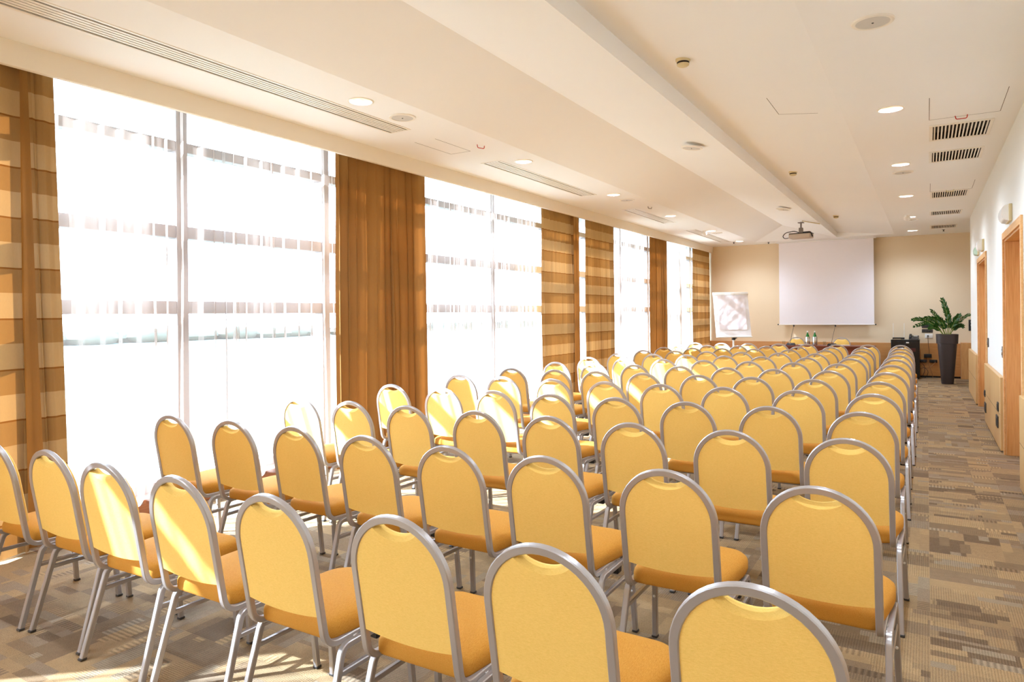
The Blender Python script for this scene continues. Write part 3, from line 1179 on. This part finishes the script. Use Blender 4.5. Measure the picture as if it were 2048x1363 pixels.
# smoke detectors in the recess right of the ceiling step
def zr(x):          # height of the right fold
    return ZB + (ZC - ZB) * (x - XB) / (XE - XB)


DET = [(-1.48, 4.85, 'nearest smoke detector in the shaded ceiling recess'), (-1.47, 9.5, 'middle smoke detector in the shaded ceiling recess'),
       (-1.46, 14.3, 'farthest smoke detector, above the projector')]
for x, y, lab in DET:
    d = empty('smoke_detector', (x, y, zr(x)))
    tag(d, lab, 'smoke detector', 'smoke detectors in the ceiling recess')
    bm = bm_new()
    lathe(bm, [(0.052, 0.01), (0.052, -0.008), (0.046, -0.018), (0.001, -0.018)], n=24)
    build('mounting_base', bm, M['cream'], d)
    bm = bm_new()
    lathe(bm, [(0.041, -0.018), (0.043, -0.02), (0.043, -0.03), (0.041, -0.032), (0.001, -0.032)], n=24)
    build('sensing_grille', bm, M['slotdark'], d)
    bm = bm_new()
    lathe(bm, [(0.044, -0.032), (0.042, -0.042), (0.03, -0.05), (0.001, -0.051)], n=24)
    build('detector_cap', bm, M['cream'], d)

# hatch pulls, sprinklers, globe sensors
def hatch_pull(x, y, mat, label):
    bm = bm_new()
    sweep(bm, fillet([(-0.045, 0, 0), (-0.04, 0, -0.03), (0.04, 0, -0.03), (0.045, 0, 0)], 0.012, 4), circ_prof(0.004), (0, 1, 0))
    o = build('hatch_pull', bm, mat, loc=(x, y, ZC))
    tag(o, label, 'hatch pull', 'wire pulls of the ceiling hatches')
    return o


hatch_pull(0.27, 7.17, M['red'], 'red wire pull ahead of the nearest square air grille')
hatch_pull(0.29, 11.5, M['cream'], 'pale wire pull ahead of the third square air grille')
hatch_pull(-3.82, 5.75, M['red'], 'red wire pull between the two nearest slot diffusers').rotation_euler = (0, 0, R(70))
hatch_pull(-3.78, 10.55, M['darkgrey'], 'dark wire pull near the start of the third slot diffuser').rotation_euler = (0, 0, R(70))


def sprinkler(x, y, label):
    bm = bm_new()
    lathe(bm, [(0.03, 0.0), (0.03, -0.004), (0.012, -0.008), (0.009, -0.03), (0.02, -0.034), (0.02, -0.038), (0.001, -0.038)], n=16)
    o = build('sprinkler_head', bm, M['darkgrey'], loc=(x, y, ZC))
    tag(o, label, 'sprinkler', 'small dark sprinkler heads')


sprinkler(0.31, 17.12, 'small dark sprinkler head beyond the farthest square grille')
sprinkler(-4.0, 17.06, 'small dark sprinkler head beyond the farthest slot diffuser')
sprinkler(-3.3, 17.6, 'small dark sprinkler head left of the projection screen top')
for x, y, lab in ((-0.29, 14.12, 'white globe sensor beside the fourth right-hand downlight'), (-3.96, 14.35, 'white globe sensor at the start of the farthest slot diffuser')):
    g_ = empty('globe_sensor', (x, y, ZC))
    tag(g_, lab, 'sensor', 'white globe sensors')
    bm = bm_new()
    lathe(bm, [(0.04, 0.0), (0.04, -0.02), (0.001, -0.022)], n=20)
    build('sensor_base', bm, M['white'], g_)
    bm = bm_new()
    bmesh.ops.create_uvsphere(bm, u_segments=20, v_segments=12, radius=0.052, matrix=Matrix.Translation((0, 0, -0.055)))
    build('globe', bm, M['white'], g_)

# thin joints of access hatches, lying in the plaster
def joint(name, pts, z=None):
    bm = bm_new()
    for (a, b) in pts:
        va, vb = Vector(a), Vector(b)
        d = vb - va
        m_ = Matrix.Translation((va + vb) / 2) @ d.to_track_quat('X', 'Z').to_matrix().to_4x4()
        box(bm, (0, 0, 0), (1, 1, 1), 0)
        bmesh.ops.transform(bm, matrix=m_ @ Matrix.Diagonal((d.length, 0.004, 0.0016, 1)), verts=bm.verts[-8:])
    o = build(name, bm, M['slot'], smooth=False)
    return struct(o)


for k, (xa, xb, ya, yb) in enumerate([(0.03, 0.55, 6.45, 7.2), (0.05, 0.55, 10.8, 11.55), (-4.3, -4.05, 5.3, 5.9)]):
    joint('trim_%d' % (12 + k), [((xa, ya, ZC), (xa, yb, ZC)), ((xa, yb, ZC), (xb, yb, ZC)), ((xb, ya, ZC), (xb, yb, ZC))])
joint('trim_16', [((-1.12, 5.95, zr(-1.12)), (-1.12, 6.5, zr(-1.12))), ((-1.12, 6.5, zr(-1.12)), (-0.8, 6.5, zr(-0.8)))])

# ------------------------------------------------------------------ projection screen and projector
s_ = empty('projection_screen', (-2.08, 17.9, 1.195))
tag(s_, 'large white pull-down projection screen in front of the end wall', 'projection screen')
bm = bm_new()
box2(bm, (-1.035, -0.001, 0.0), (1.035, 0.002, 1.99))
build('screen_fabric', bm, M['screen'], s_, angle=60)
bm = bm_new()
sweep(bm, [(-1.05, 0, -0.008), (1.05, 0, -0.008)], circ_prof(0.011, 10), (0, 0, 1))
wb = build('weight_bar', bm, M['white'], s_)
for sx_ in (-1, 1):
    bm = bm_new()
    sweep(bm, [(sx_ * 1.05, 0, -0.008), (sx_ * 1.078, 0, -0.008)], circ_prof(0.015, 10), (0, 0, 1))
    build('end_cap', bm, M['black'], wb)
bm = bm_new()
box2(bm, (-1.09, -0.05, 1.985), (1.09, 0.05, 2.003), 0.004, 1)
build('screen_housing', bm, M['ceiling'], s_)

p_ = empty('ceiling_projector', (-2.1, 14.45, 2.93), R(-6))
tag(p_, 'white projector hanging from the ceiling with a looping black cable', 'projector')
bm = bm_new()
box2(bm, (-0.20, -0.14, 0.0), (0.20, 0.14, 0.085), 0.018, 3)
bd = build('projector_body', bm, plain('beige_projector_case', srgb(186, 168, 150), 0.5), p_)
bm = bm_new()
box2(bm, (-0.205, -0.10, 0.083), (0.205, 0.13, 0.105), 0.008, 2)
build('top_cover', bm, M['blacklac'], bd)
bm = bm_new()
lathe(bm, [(0.028, 0.0), (0.032, 0.004), (0.032, 0.02), (0.02, 0.022), (0.001, 0.015)], n=20)
bmesh.ops.transform(bm, matrix=Matrix.Translation((0.1, 0.135, 0.042)) @ Matrix.Rotation(-PI / 2, 4, 'X'), verts=bm.verts[:])
build('lens', bm, M['black'], bd)
bm = bm_new()
box2(bm, (-0.05, -0.05, 0.105), (0.05, 0.05, 0.125), 0.004, 1)
box2(bm, (-0.035, -0.035, 0.125), (0.035, 0.035, 0.21), 0.006, 1)
sweep(bm, [(0, 0, 0.2), (0, 0, 0.325)], circ_prof(0.016, 12), (1, 0, 0))
box2(bm, (-0.05, -0.05, 0.30), (0.05, 0.05, 0.318), 0.004, 1)
build('mounting_bracket', bm, plain('grey_bracket', srgb(132, 120, 112), 0.5, 0.3), p_)
bm = bm_new()
sweep(bm, fillet([(-0.03, -0.05, 0.115), (-0.10, -0.10, 0.145), (-0.26, -0.12, 0.12), (-0.315, -0.13, 0.05), (-0.27, -0.14, 0.0), (-0.2, -0.13, 0.015)], 0.06, 5), circ_prof(0.0075, 8), (0, 1, 0))
sweep(bm, fillet([(0.05, -0.05, 0.115), (0.20, -0.11, 0.11), (0.225, -0.12, 0.06), (0.24, -0.12, 0.01)], 0.04, 5), circ_prof(0.012, 8), (0, 1, 0))
build('cable', bm, M['cord'], p_)
# surface raceway that carries the projector cable to the ceiling step
bm = bm_new()
def zl(x):
    return ZRG + (ZC - ZRG) * (x - XRG) / (XB - XRG)
va, vb = Vector((-2.08, 14.45, zl(-2.08) - 0.008)), Vector((XB, 14.45, ZC - 0.008))
d_ = vb - va
box(bm, (0, 0, 0), (1, 1, 1), 0)
bmesh.ops.transform(bm, matrix=Matrix.Translation((va + vb) / 2) @ d_.to_track_quat('X', 'Z').to_matrix().to_4x4() @ Matrix.Diagonal((d_.length, 0.03, 0.016, 1)), verts=bm.verts[:])
tag(build('cable_raceway', bm, M['cream'], smooth=False), 'thin cable raceway from the projector mount to the ceiling step', 'cable raceway')

# ------------------------------------------------------------------ speakers table and what stands on it
t_ = empty('speakers_table', (-2.0, 16.72, 0))
tag(t_, 'long dark mahogany table with closed front before the end wall', 'table')
bm = bm_new()
box2(bm, (-1.07, -0.36, 0.715), (1.03, 0.36, 0.745), 0.005, 2)
build('tabletop', bm, M['table'], t_)
bm = bm_new()
box2(bm, (-1.02, -0.315, 0.12), (0.98, -0.295, 0.715), 0.002, 1)
build('modesty_panel', bm, M['table'], t_)
for sx_ in (-0.98, 0.92):
    for sy_ in (-0.27, 0.27):
        bm = bm_new()
        box2(bm, (sx_ - 0.02, sy_ - 0.02, 0), (sx_ + 0.04, sy_ + 0.04, 0.715), 0.004, 1)
        build('leg', bm, M['blacklac'], t_)


def microphone(x, y, label):
    m_ = empty('desk_microphone', (x, y, 0.745), R(-4))
    tag(m_, label, 'microphone', 'gooseneck microphones on the speakers table')
    bm = bm_new()
    rings = []
    for (hx, y0, y1, z) in [(0.088, -0.065, 0.065, 0.0), (0.09, -0.067, 0.067, 0.01), (0.085, -0.06, 0.065, 0.022), (0.075, -0.02, 0.06, 0.048), (0.07, -0.01, 0.055, 0.052)]:
        rings.append([(-hx, y0, z), (hx, y0, z), (hx, y1, z), (-hx, y1, z)])
    loft(bm, rings)
    bs = build('base', bm, M['black'], m_, angle=30)
    bm = bm_new()
    box2(bm, (-0.02, -0.05, 0.026), (0.02, -0.02, 0.032), 0.002, 1)
    build('talk_button', bm, M['steel'], bs)
    bm = bm_new()
    pts_ = [(-0.015 + 0.085 * (k / 8) ** 1.1, 0.02 - 0.03 * (k / 8), 0.048 + 0.385 * k / 8) for k in range(9)]
    sweep(bm, pts_, circ_prof(0.0042, 8), (0, 1, 0))
    build('gooseneck', bm, M['darkgrey'], m_)
    bm = bm_new()
    bmesh.ops.create_uvsphere(bm, u_segments=14, v_segments=10, radius=0.017, matrix=Matrix.Translation((0.072, -0.011, 0.44)) @ Matrix.Diagonal((1, 1, 1.3, 1)))
    build('windscreen', bm, M['black'], m_)


microphone(-2.64, 16.52, 'left-hand black gooseneck microphone on the table')
microphone(-1.79, 16.52, 'right-hand black gooseneck microphone on the table')


def cooler(x, y, label, blabel):
    c_ = empty('bottle_cooler', (x, y, 0.745))
    tag(c_, label, 'bottle cooler', 'steel bottle coolers')
    bm = bm_new()
    lathe(bm, [(0.001, 0.0), (0.05, 0.0), (0.053, 0.006), (0.053, 0.186), (0.05, 0.192), (0.046, 0.19), (0.045, 0.02), (0.001, 0.016)], n=28, cap=False)
    build('cylinder', bm, M['steel'], c_, angle=35)
    b_ = empty('water_bottle', (x, y, 0.763))
    tag(b_, blabel, 'bottle', 'green bottles in the coolers')
    bm = bm_new()
    lathe(bm, [(0.001, 0.0), (0.036, 0.0), (0.038, 0.01), (0.038, 0.17), (0.034, 0.20), (0.02, 0.235), (0.014, 0.26), (0.0135, 0.28), (0.001, 0.281)], n=20)
    build('bottle_body', bm, M['bottle'], b_)
    bm = bm_new()
    lathe(bm, [(0.0155, 0.272), (0.0155, 0.298), (0.012, 0.302), (0.001, 0.302)], n=14)
    build('bottle_cap', bm, M['white'], b_)


cooler(-2.30, 16.62, 'left steel bottle cooler on the table', 'green bottle standing in the left steel cooler')
cooler(-2.15, 16.62, 'right steel bottle cooler on the table', 'green bottle standing in the right steel cooler')
for x, lab in ((-2.80, 'clear tumbler left of the left-hand microphone'), (-1.95, 'clear tumbler left of the right-hand microphone')):
    bm = bm_new()
    lathe(bm, [(0.001, 0.0), (0.028, 0.0), (0.033, 0.09), (0.031, 0.09), (0.026, 0.008), (0.001, 0.007)], n=20, cap=False)
    tag(build('water_glass', bm, M['glass'], loc=(x, 16.6, 0.745)), lab, 'glass', 'tumblers on the speakers table')
for x, lab in ((-2.42, 'white notepad between the left microphone and the coolers'), (-1.56, 'white notepad right of the right-hand microphone')):
    bm = bm_new()
    box2(bm, (-0.105, -0.1, 0), (0.105, 0.1, 0.008), 0.001, 1)
    o = tag(build('notepad', bm, M['sheet'], loc=(x, 16.85, 0.745)), lab, 'notepad', 'notepads on the speakers table')

# ------------------------------------------------------------------ flip chart
f_ = empty('flip_chart', (-3.80, 16.15, 0), R(28))
tag(f_, 'white flip chart leaning back on its stand by the end wall', 'flip chart')
tilt = Matrix.Translation((0, 0, 0.93)) @ Matrix.Rotation(R(-17), 4, 'X')
bm = bm_new()
box2(bm, (-0.40, 0.0, 0.0), (0.40, 0.022, 1.08), 0.008, 2)
bmesh.ops.transform(bm, matrix=tilt, verts=bm.verts[:])
bo = build('board', bm, M['board'], f_)
bm = bm_new()
rn_ = random.Random(3)
N1, N2 = 12, 14
gr_ = [[(-0.31 + 0.62 * i / N1, -0.008 + rn_.uniform(-0.022, 0.004), 0.17 + 0.83 * j / N2) for i in range(N1 + 1)] for j in range(N2 + 1)]
loft(bm, gr_, closed=False, cap=False)
bmesh.ops.transform(bm, matrix=tilt, verts=bm.verts[:])
build('paper_pad', bm, M['sheet'], f_, angle=180)
bm = bm_new()
box2(bm, (-0.41, -0.022, 1.015), (0.41, 0.024, 1.085), 0.01, 2)
bmesh.ops.transform(bm, matrix=tilt, verts=bm.verts[:])
build('clamp_bar', bm, M['white'], f_)
bm = bm_new()
box2(bm, (-0.40, -0.05, -0.012), (0.40, 0.0, 0.006), 0.003, 1)
bmesh.ops.transform(bm, matrix=tilt, verts=bm.verts[:])
build('pen_tray', bm, M['white'], f_)
bm = bm_new()
sweep(bm, [(0, 0.05, 0.05), (0, 0.05, 0.86)], circ_prof(0.022, 14), (1, 0, 0))
build('column', bm, M['white'], f_)
bm = bm_new()
box2(bm, (-0.035, 0.01, 0.86), (0.035, 0.09, 0.93), 0.008, 2)
sweep(bm, [(0.03, 0.05, 0.9), (0.075, 0.05, 0.91)], circ_prof(0.012, 10), (0, 0, 1))
build('pivot', bm, M['black'], f_)
for k in range(5):
    a = 2 * PI * k / 5 + 0.3
    bm = bm_new()
    sweep(bm, [(0.02 * math.cos(a), 0.05 + 0.02 * math.sin(a), 0.09), (0.32 * math.cos(a), 0.05 + 0.32 * math.sin(a), 0.06)], rect_prof(0.03, 0.03), (0, 0, 1))
    lg = build('leg', bm, M['white'], f_)
    bm = bm_new()
    bmesh.ops.create_uvsphere(bm, u_segments=12, v_segments=8, radius=0.025, matrix=Matrix.Translation((0.32 * math.cos(a), 0.05 + 0.32 * math.sin(a), 0.025)))
    build('castor', bm, M['black'], lg)

# ------------------------------------------------------------------ equipment rack, phone, receiver
r_ = empty('equipment_cabinet', (-0.42, 17.62, 0))
tag(r_, 'black equipment cabinet against the end wall', 'cabinet')
bm = bm_new()
box2(bm, (-0.275, -0.22, 0.03), (0.275, 0.30, 0.85), 0.006, 2)
build('body', bm, M['blacklac'], r_)
bm = bm_new()
box2(bm, (-0.275, -0.235, 0.835), (0.275, 0.30, 0.858), 0.004, 1)
build('top_panel', bm, M['blacklac'], r_)
bm = bm_new()
box2(bm, (-0.27, -0.24, 0.05), (-0.01, -0.222, 0.825), 0.003, 1)
dl = build('door', bm, M['blacklac'], r_)
bm = bm_new()
box2(bm, (0.01, -0.24, 0.05), (0.27, -0.222, 0.825), 0.003, 1)
dr_ = build('door', bm, M['blacklac'], r_)
bm = bm_new()
box2(bm, (0.02, -0.2445, 0.785), (0.075, -0.2405, 0.812), 0.001, 1)
build('label_plate', bm, M['white'], dr_)
bm = bm_new()
box2(bm, (0.10, -0.246, 0.60), (0.2, -0.2405, 0.68), 0.003, 1)
build('reddish_panel', bm, plain('dark_red_front', srgb(78, 30, 22), 0.5), dr_)
for x in (-0.24, 0.24):
    for y in (-0.19, 0.26):
        bm = bm_new()
        lathe(bm, [(0.02, 0.0), (0.022, 0.03)], c=(x, y, 0), n=12)
        build('foot', bm, M['black'], r_)

rc = empty('wireless_receiver', (-0.55, 17.62, 0.858))
tag(rc, 'slim black wireless receiver with two thin antennas on the cabinet', 'receiver')
bm = bm_new()
box2(bm, (-0.115, -0.09, 0.006), (0.115, 0.09, 0.045), 0.003, 1)
build('body', bm, M['black'], rc)
bm = bm_new()
box2(bm, (-0.10, -0.094, 0.008), (0.05, -0.088, 0.018))
box2(bm, (-0.10, -0.09, 0.0), (0.10, 0.08, 0.006))
build('front_strip', bm, M['steel'], rc)
for x in (-0.105, 0.105):
    bm = bm_new()
    sweep(bm, [(x, 0.06, 0.045), (x * 1.02, 0.06, 0.36)], circ_prof(0.0045, 8), (1, 0, 0))
    build('antenna', bm, M['white'], rc)
ph = empty('desk_telephone', (-0.255, 17.60, 0.858), R(-4))
tag(ph, 'black desk telephone on the right half of the cabinet', 'telephone')
bm = bm_new()
loft(bm, [[(-0.09, -0.10, 0.0), (0.09, -0.10, 0.0), (0.09, -0.10, 0.02), (-0.09, -0.10, 0.02)], [(-0.09, 0.08, 0.0), (0.09, 0.08, 0.0), (0.09, 0.08, 0.09), (-0.09, 0.08, 0.09)]])
pb = build('body', bm, M['darkgrey'], ph, angle=30)
bm = bm_new()
box(bm, (0.03, 0.03, 0.078), (0.08, 0.035, 0.01), 0.002, 1, Matrix.Rotation(R(21), 4, 'X'))
build('display', bm, M['grille'], pb)
bm = bm_new()
sweep(bm, fillet([(-0.065, -0.09, 0.045), (-0.065, -0.06, 0.075), (-0.065, 0.05, 0.115), (-0.065, 0.085, 0.10)], 0.02), rect_prof(0.045, 0.028, 0.008), (1, 0, 0))
build('handset', bm, M['black'], ph)

# ------------------------------------------------------------------ wall plates, cords
def plate(name, c, s, mat, label, cat, group=None, child=None):
    e_ = empty(name, c)
    tag(e_, label, cat, group)
    bm = bm_new()
    box(bm, (0, 0, 0), s, min(s) * 0.25, 2)
    build('cover_plate', bm, mat, e_)
    if child:
        for cn, cc, cs, cm in child:
            bm = bm_new()
            box(bm, cc, cs, min(cs) * 0.2, 1)
            build(cn, bm, cm, e_)
    return e_


def rockers(n_, w_, h_):
    out = []
    for i in range(n_):
        out.append(('rocker', (-w_ / 2 + (i + 0.5) * w_ / n_, -0.008, 0), (w_ / n_ * 0.82, 0.008, h_ * 0.8), M['darkgrey']))
    return out


plate('switch_bank', (-0.0, YB - 0.007, 1.143), (0.21, 0.014, 0.075), M['black'], 'upper black switch bank behind the plant, left of its stems', 'switch bank', 'black switch banks on the end wall', rockers(4, 0.2, 0.075))
plate('switch_bank', (-0.0, YB - 0.007, 1.04), (0.21, 0.014, 0.075), M['black'], 'lower black switch bank behind the plant, above the white socket', 'switch bank', 'black switch banks on the end wall', rockers(4, 0.2, 0.075))
plate('switch_bank', (0.40, YB - 0.007, 1.143), (0.21, 0.014, 0.075), M['black'], 'black switch bank behind the plant, right of its stems', 'switch bank', 'black switch banks on the end wall', rockers(4, 0.2, 0.075))
plate('wall_socket', (0.03, YB - 0.006, 0.93), (0.15, 0.012, 0.10), M['white'], 'white wall socket with a cord hanging from it', 'socket', None, [('plug', (-0.02, -0.02, 0.0), (0.03, 0.03, 0.025), M['darkgrey'])])
ch = []
for zz in (0.07, -0.0):
    for xx in (-0.06, 0.0, 0.06):
        ch.append(('button', (xx, -0.012, zz), (0.035, 0.008, 0.028), M['grille']))
plate('control_panel', (0.89, YB - 0.012, 1.168), (0.23, 0.024, 0.245), M['black'], 'black control panel with pale buttons at the right corner', 'control panel', None, ch)

crd = bm_new()
sweep(crd, fillet([(0.01, YB - 0.035, 0.925), (0.015, YB - 0.04, 0.75), (0.035, YB - 0.05, 0.6), (0.03, YB - 0.05, 0.52)], 0.04), circ_prof(0.004, 6), (1, 0, 0))
tag(build('extension_cord', crd, M['cord']), 'thin black cord hanging from the white wall socket', 'cord', 'loose cords by the cabinet')
bm = bm_new()
box(bm, (0.005, YB - 0.055, 0.482), (0.15, 0.045, 0.085), 0.01, 2)
tag(build('power_adapter', bm, M['black']), 'black power adapter at the end of the hanging cord', 'power adapter')
for x, lab in ((-0.09, 'black floor-level socket block next to the cabinet'), (0.11, 'black socket block between adapter and planter')):
    plate('socket_block', (x, YB - 0.045, 0.365), (0.15, 0.03, 0.065), M['black'], lab, 'socket block', 'black socket blocks on the wainscot', [('outlet', (0.03, -0.016, 0), (0.04, 0.006, 0.04), M['darkgrey'])])
rr_ = random.Random(9)
specs = [([(-0.02, 18.0, 0.44), (0.02, 17.98, 0.3), (0.05, 17.97, 0.2), (0.08, 17.96, 0.12), (0.10, 17.95, 0.006)], M['cordorange'], 'tan cord looping down below the power adapter'),
         ([(0.16, 18.0, 0.36), (0.08, 17.91, 0.26), (-0.02, 17.90, 0.2), (-0.14, 17.90, 0.28)], M['cordorange'], 'tan cord sagging from the right socket block'),
         ([(-0.12, 17.99, 0.33), (-0.06, 17.985, 0.26), (-0.05, 17.98, 0.15), (-0.10, 17.97, 0.02)], M['cord'], 'dark cord running from the left socket block to the floor'),
         ([(-0.14, 17.86, 0.2), (-0.06, 17.84, 0.24), (0.02, 17.82, 0.15), (-0.03, 17.80, 0.006), (-0.11, 17.80, 0.006)], M['cord'], 'coiled dark cord beside the cabinet')]
for pts_, mt, lab in specs:
    bm = bm_new()
    sweep(bm, fillet(pts_, 0.06), circ_prof(0.005, 6), (1, 0, 0))
    tag(build('extension_cord', bm, mt), lab, 'cord', 'loose cords by the cabinet')

# right wall: emergency lights, switches, sockets
def emergency_light(y, z, ln, h, dp, label, mat=None):
    e_ = empty('emergency_light', (XR, y, z))
    tag(e_, label, 'emergency light')
    bm = bm_new()
    box2(bm, (-0.028, -ln / 2, -h / 2), (0.0, ln / 2, h / 2), 0.006, 2)
    build('housing', bm, M['cream'], e_)
    bm = bm_new()
    prof = []
    for k in range(9):
        a = PI * k / 8
        prof.append((-0.028 - (dp - 0.028) * math.sin(a) ** 0.7, h * 0.47 * math.cos(a)))
    loft(bm, [[(x, yy, zz) for x, zz in prof] for yy in (-ln * 0.47, -ln * 0.2, ln * 0.2, ln * 0.47)])
    build('diffuser', bm, mat or M['lens'], e_, angle=50)
    return e_


emergency_light(8.1, 2.415, 0.36, 0.16, 0.085, 'white emergency light above the near doorway')
emergency_light(11.75, 2.41, 0.34, 0.16, 0.085, 'white emergency light above the far doorway, right of the sign')
emergency_light(12.75, 2.40, 0.26, 0.13, 0.075, 'small greenish exit light above the far doorway', M['greensign'])
G = 'oval switches on the white wall'
for y, z, lab in ((10.98, 1.07, 'dark switch on the white wall beside the far doorway'), (8.93, 1.05, 'dark switch on the white wall beside the near doorway')):
    e_ = empty('wall_switch', (XR, y, z))
    tag(e_, lab, 'switch', G)
    bm = bm_new()
    box2(bm, (-0.012, -0.042, -0.06), (0, 0.042, 0.06), 0.012, 3)
    build('cover_plate', bm, M['darkgrey'], e_)
    bm = bm_new()
    box2(bm, (-0.018, -0.02, -0.035), (-0.011, 0.02, 0.035), 0.003, 1)
    build('rocker', bm, M['steel'], e_)
for y, z, hh, lab in ((10.98, 0.40, 0.09, 'upper black socket at the far end of the middle wainscot panel'), (10.9, 0.225, 0.13, 'lower double black socket at the far end of the middle panel'),
                      (9.02, 0.46, 0.1, 'upper black socket at the near end of the middle wainscot panel'), (9.12, 0.29, 0.13, 'lower double black socket at the near end of the middle panel')):
    e_ = empty('wall_socket', (0.648, y, z))
    tag(e_, lab, 'socket', 'black sockets on the middle wainscot panel')
    ww = 0.05 if hh < 0.11 else 0.1
    bm = bm_new()
    box2(bm, (-0.012, -ww, -hh / 2), (0, ww, hh / 2), 0.006, 2)
    build('cover_plate', bm, M['darkgrey'], e_)
    bm = bm_new()
    box2(bm, (-0.016, -ww * 0.6, -hh * 0.3), (-0.011, ww * 0.6, hh * 0.3), 0.003, 1)
    build('outlet', bm, M['black'], e_)

# ------------------------------------------------------------------ planter and plant
pl = empty('planter', (0.345, 16.6, 0))
tag(pl, 'tall tapered anthracite planter standing in the far right corner', 'planter')


def squircle(hw, z, e=5.0, n_=40):
    o = []
    for i in range(n_):
        a = 2 * PI * i / n_ + PI / n_
        c_, s2 = math.cos(a), math.sin(a)
        k = (abs(c_) ** e + abs(s2) ** e) ** (-1 / e)
        o.append((hw * k * c_, hw * k * s2, z))
    return o


bm = bm_new()
loft(bm, [squircle(h_, z) for h_, z in ((0.102, 0.0), (0.107, 0.01), (0.172, 0.83))])
build('pot_body', bm, M['planter'], pl)
bm = bm_new()
loft(bm, [squircle(h_, z) for h_, z in ((0.172, 0.822), (0.188, 0.824), (0.197, 1.0), (0.198, 1.012), (0.184, 1.012), (0.180, 0.955))], cap=False)
build('rim_collar', bm, M['planter'], pl)
bm = bm_new()
loft(bm, [squircle(h_, z) for h_, z in ((0.181, 0.955), (0.10, 0.965), (0.02, 0.968))], cap=True)
build('soil', bm, M['soil'], pl)

zz = empty('potted_plant', (0.345, 16.6, 0.969))
tag(zz, 'green plant with arching feathery stems growing in the anthracite planter', 'plant')
rn_ = random.Random(21)


def frond(bx, by, tip, bend, nl, ll, lw):
    """a fleshy stem with two rows of oval leaflets; tip: (x,y,z) end point relative to the base"""
    B = Vector((bx, by, 0))
    Tp = Vector(tip)
    C = (B + Tp) / 2 + Vector(bend)
    pts_ = [B * (1 - s) ** 2 + C * 2 * s * (1 - s) + Tp * s ** 2 for s in [k / 12 for k in range(13)]]
    bm = bm_new()
    rings = []
    N = Vector((0, 1, 0))
    for k, p in enumerate(pts_):
        t_2 = (pts_[min(k + 1, 12)] - pts_[max(k - 1, 0)]).normalized()
        N = (N - t_2 * N.dot(t_2)).normalized()
        Bn = t_2.cross(N)
        rr2 = 0.009 * (1 - 0.75 * k / 12)
        rings.append([p + (N * math.cos(a) + Bn * math.sin(a)) * rr2 for a in [2 * PI * q / 6 for q in range(6)]])
    loft(bm, rings)
    st = build('stem', bm, M['stem'], zz)
    bm = bm_new()
    for k in range(nl):
        s = 0.30 + 0.70 * k / (nl - 1)
        p = B * (1 - s) ** 2 + C * 2 * s * (1 - s) + Tp * s ** 2
        t_2 = ((C - B) * (1 - s) + (Tp - C) * s).normalized()
        side = t_2.cross(Vector((0.15, 1, 0.1))).normalized()
        up = side.cross(t_2).normalized()
        for sg in (-1, 1):
            if k == nl - 1 and sg == 1:
                dirv = t_2
            else:
                dirv = (t_2 * 0.9 + side * sg * rn_.uniform(0.55, 0.9) + up * rn_.uniform(-0.7, 0.5)).normalized()
            L = ll * (0.65 + 0.5 * math.sin(PI * min(1, s * 0.95))) * rn_.uniform(0.85, 1.1)
            W = lw * 0.92 * rn_.uniform(0.8, 1.1)
            wv = dirv.cross(up + side * rn_.uniform(-0.5, 0.5)).normalized()
            nv = wv.cross(dirv).normalized()
            rows_ = []
            for q in range(6):
                f = q / 5
                wd = W * math.sin(PI * (0.08 + 0.92 * f) ** 0.8) if q < 5 else 0.0005
                cp = p + dirv * L * f + nv * (-0.12 * L * f * f)
                rows_.append([cp - wv * wd + nv * wd * 0.25, cp, cp + wv * wd + nv * wd * 0.25])
            loft(bm, rows_, closed=False, cap=False)
    lf = build('leaflets', bm, M['leaf'], st, angle=180)


# stems: tip positions in the planter's frame
frond(0.0, 0.0, (-0.08, 0.02, 0.74), (0.09, 0, 0.1), 13, 0.085, 0.021)
frond(0.02, 0.03, (0.0, 0.1, 0.55), (0.06, 0.02, 0.05), 12, 0.08, 0.02)
frond(-0.03, 0.0, (-0.27, -0.02, 0.53), (0.02, 0, 0.12), 10, 0.07, 0.016)
frond(-0.05, -0.02, (-0.59, -0.05, 0.34), (0.02, 0, 0.24), 12, 0.08, 0.02)
frond(-0.05, 0.03, (-0.56, 0.10, 0.20), (0.10, 0, 0.30), 11, 0.08, 0.02)
frond(-0.04, -0.05, (-0.30, -0.12, 0.17), (-0.02, 0, 0.16), 10, 0.08, 0.021)
frond(0.04, 0.0, (0.39, 0.0, 0.44), (-0.03, 0, 0.14), 13, 0.065, 0.012)
frond(0.03, -0.03, (0.20, -0.08, 0.42), (0.0, 0, 0.1), 10, 0.09, 0.024)
frond(0.05, 0.02, (0.17, 0.12, 0.30), (0.02, 0, 0.1), 9, 0.08, 0.02)
frond(0.0, -0.04, (-0.12, -0.14, 0.36), (0.0, 0, 0.1), 10, 0.08, 0.02)
frond(-0.02, 0.05, (-0.18, 0.18, 0.40), (0.0, 0, 0.1), 10, 0.08, 0.02)
frond(-0.03, 0.02, (-0.36, 0.10, 0.38), (0.06, 0, 0.20), 12, 0.08, 0.02)
frond(0.02, 0.04, (0.27, 0.10, 0.20), (0.04, 0, 0.16), 9, 0.08, 0.02)
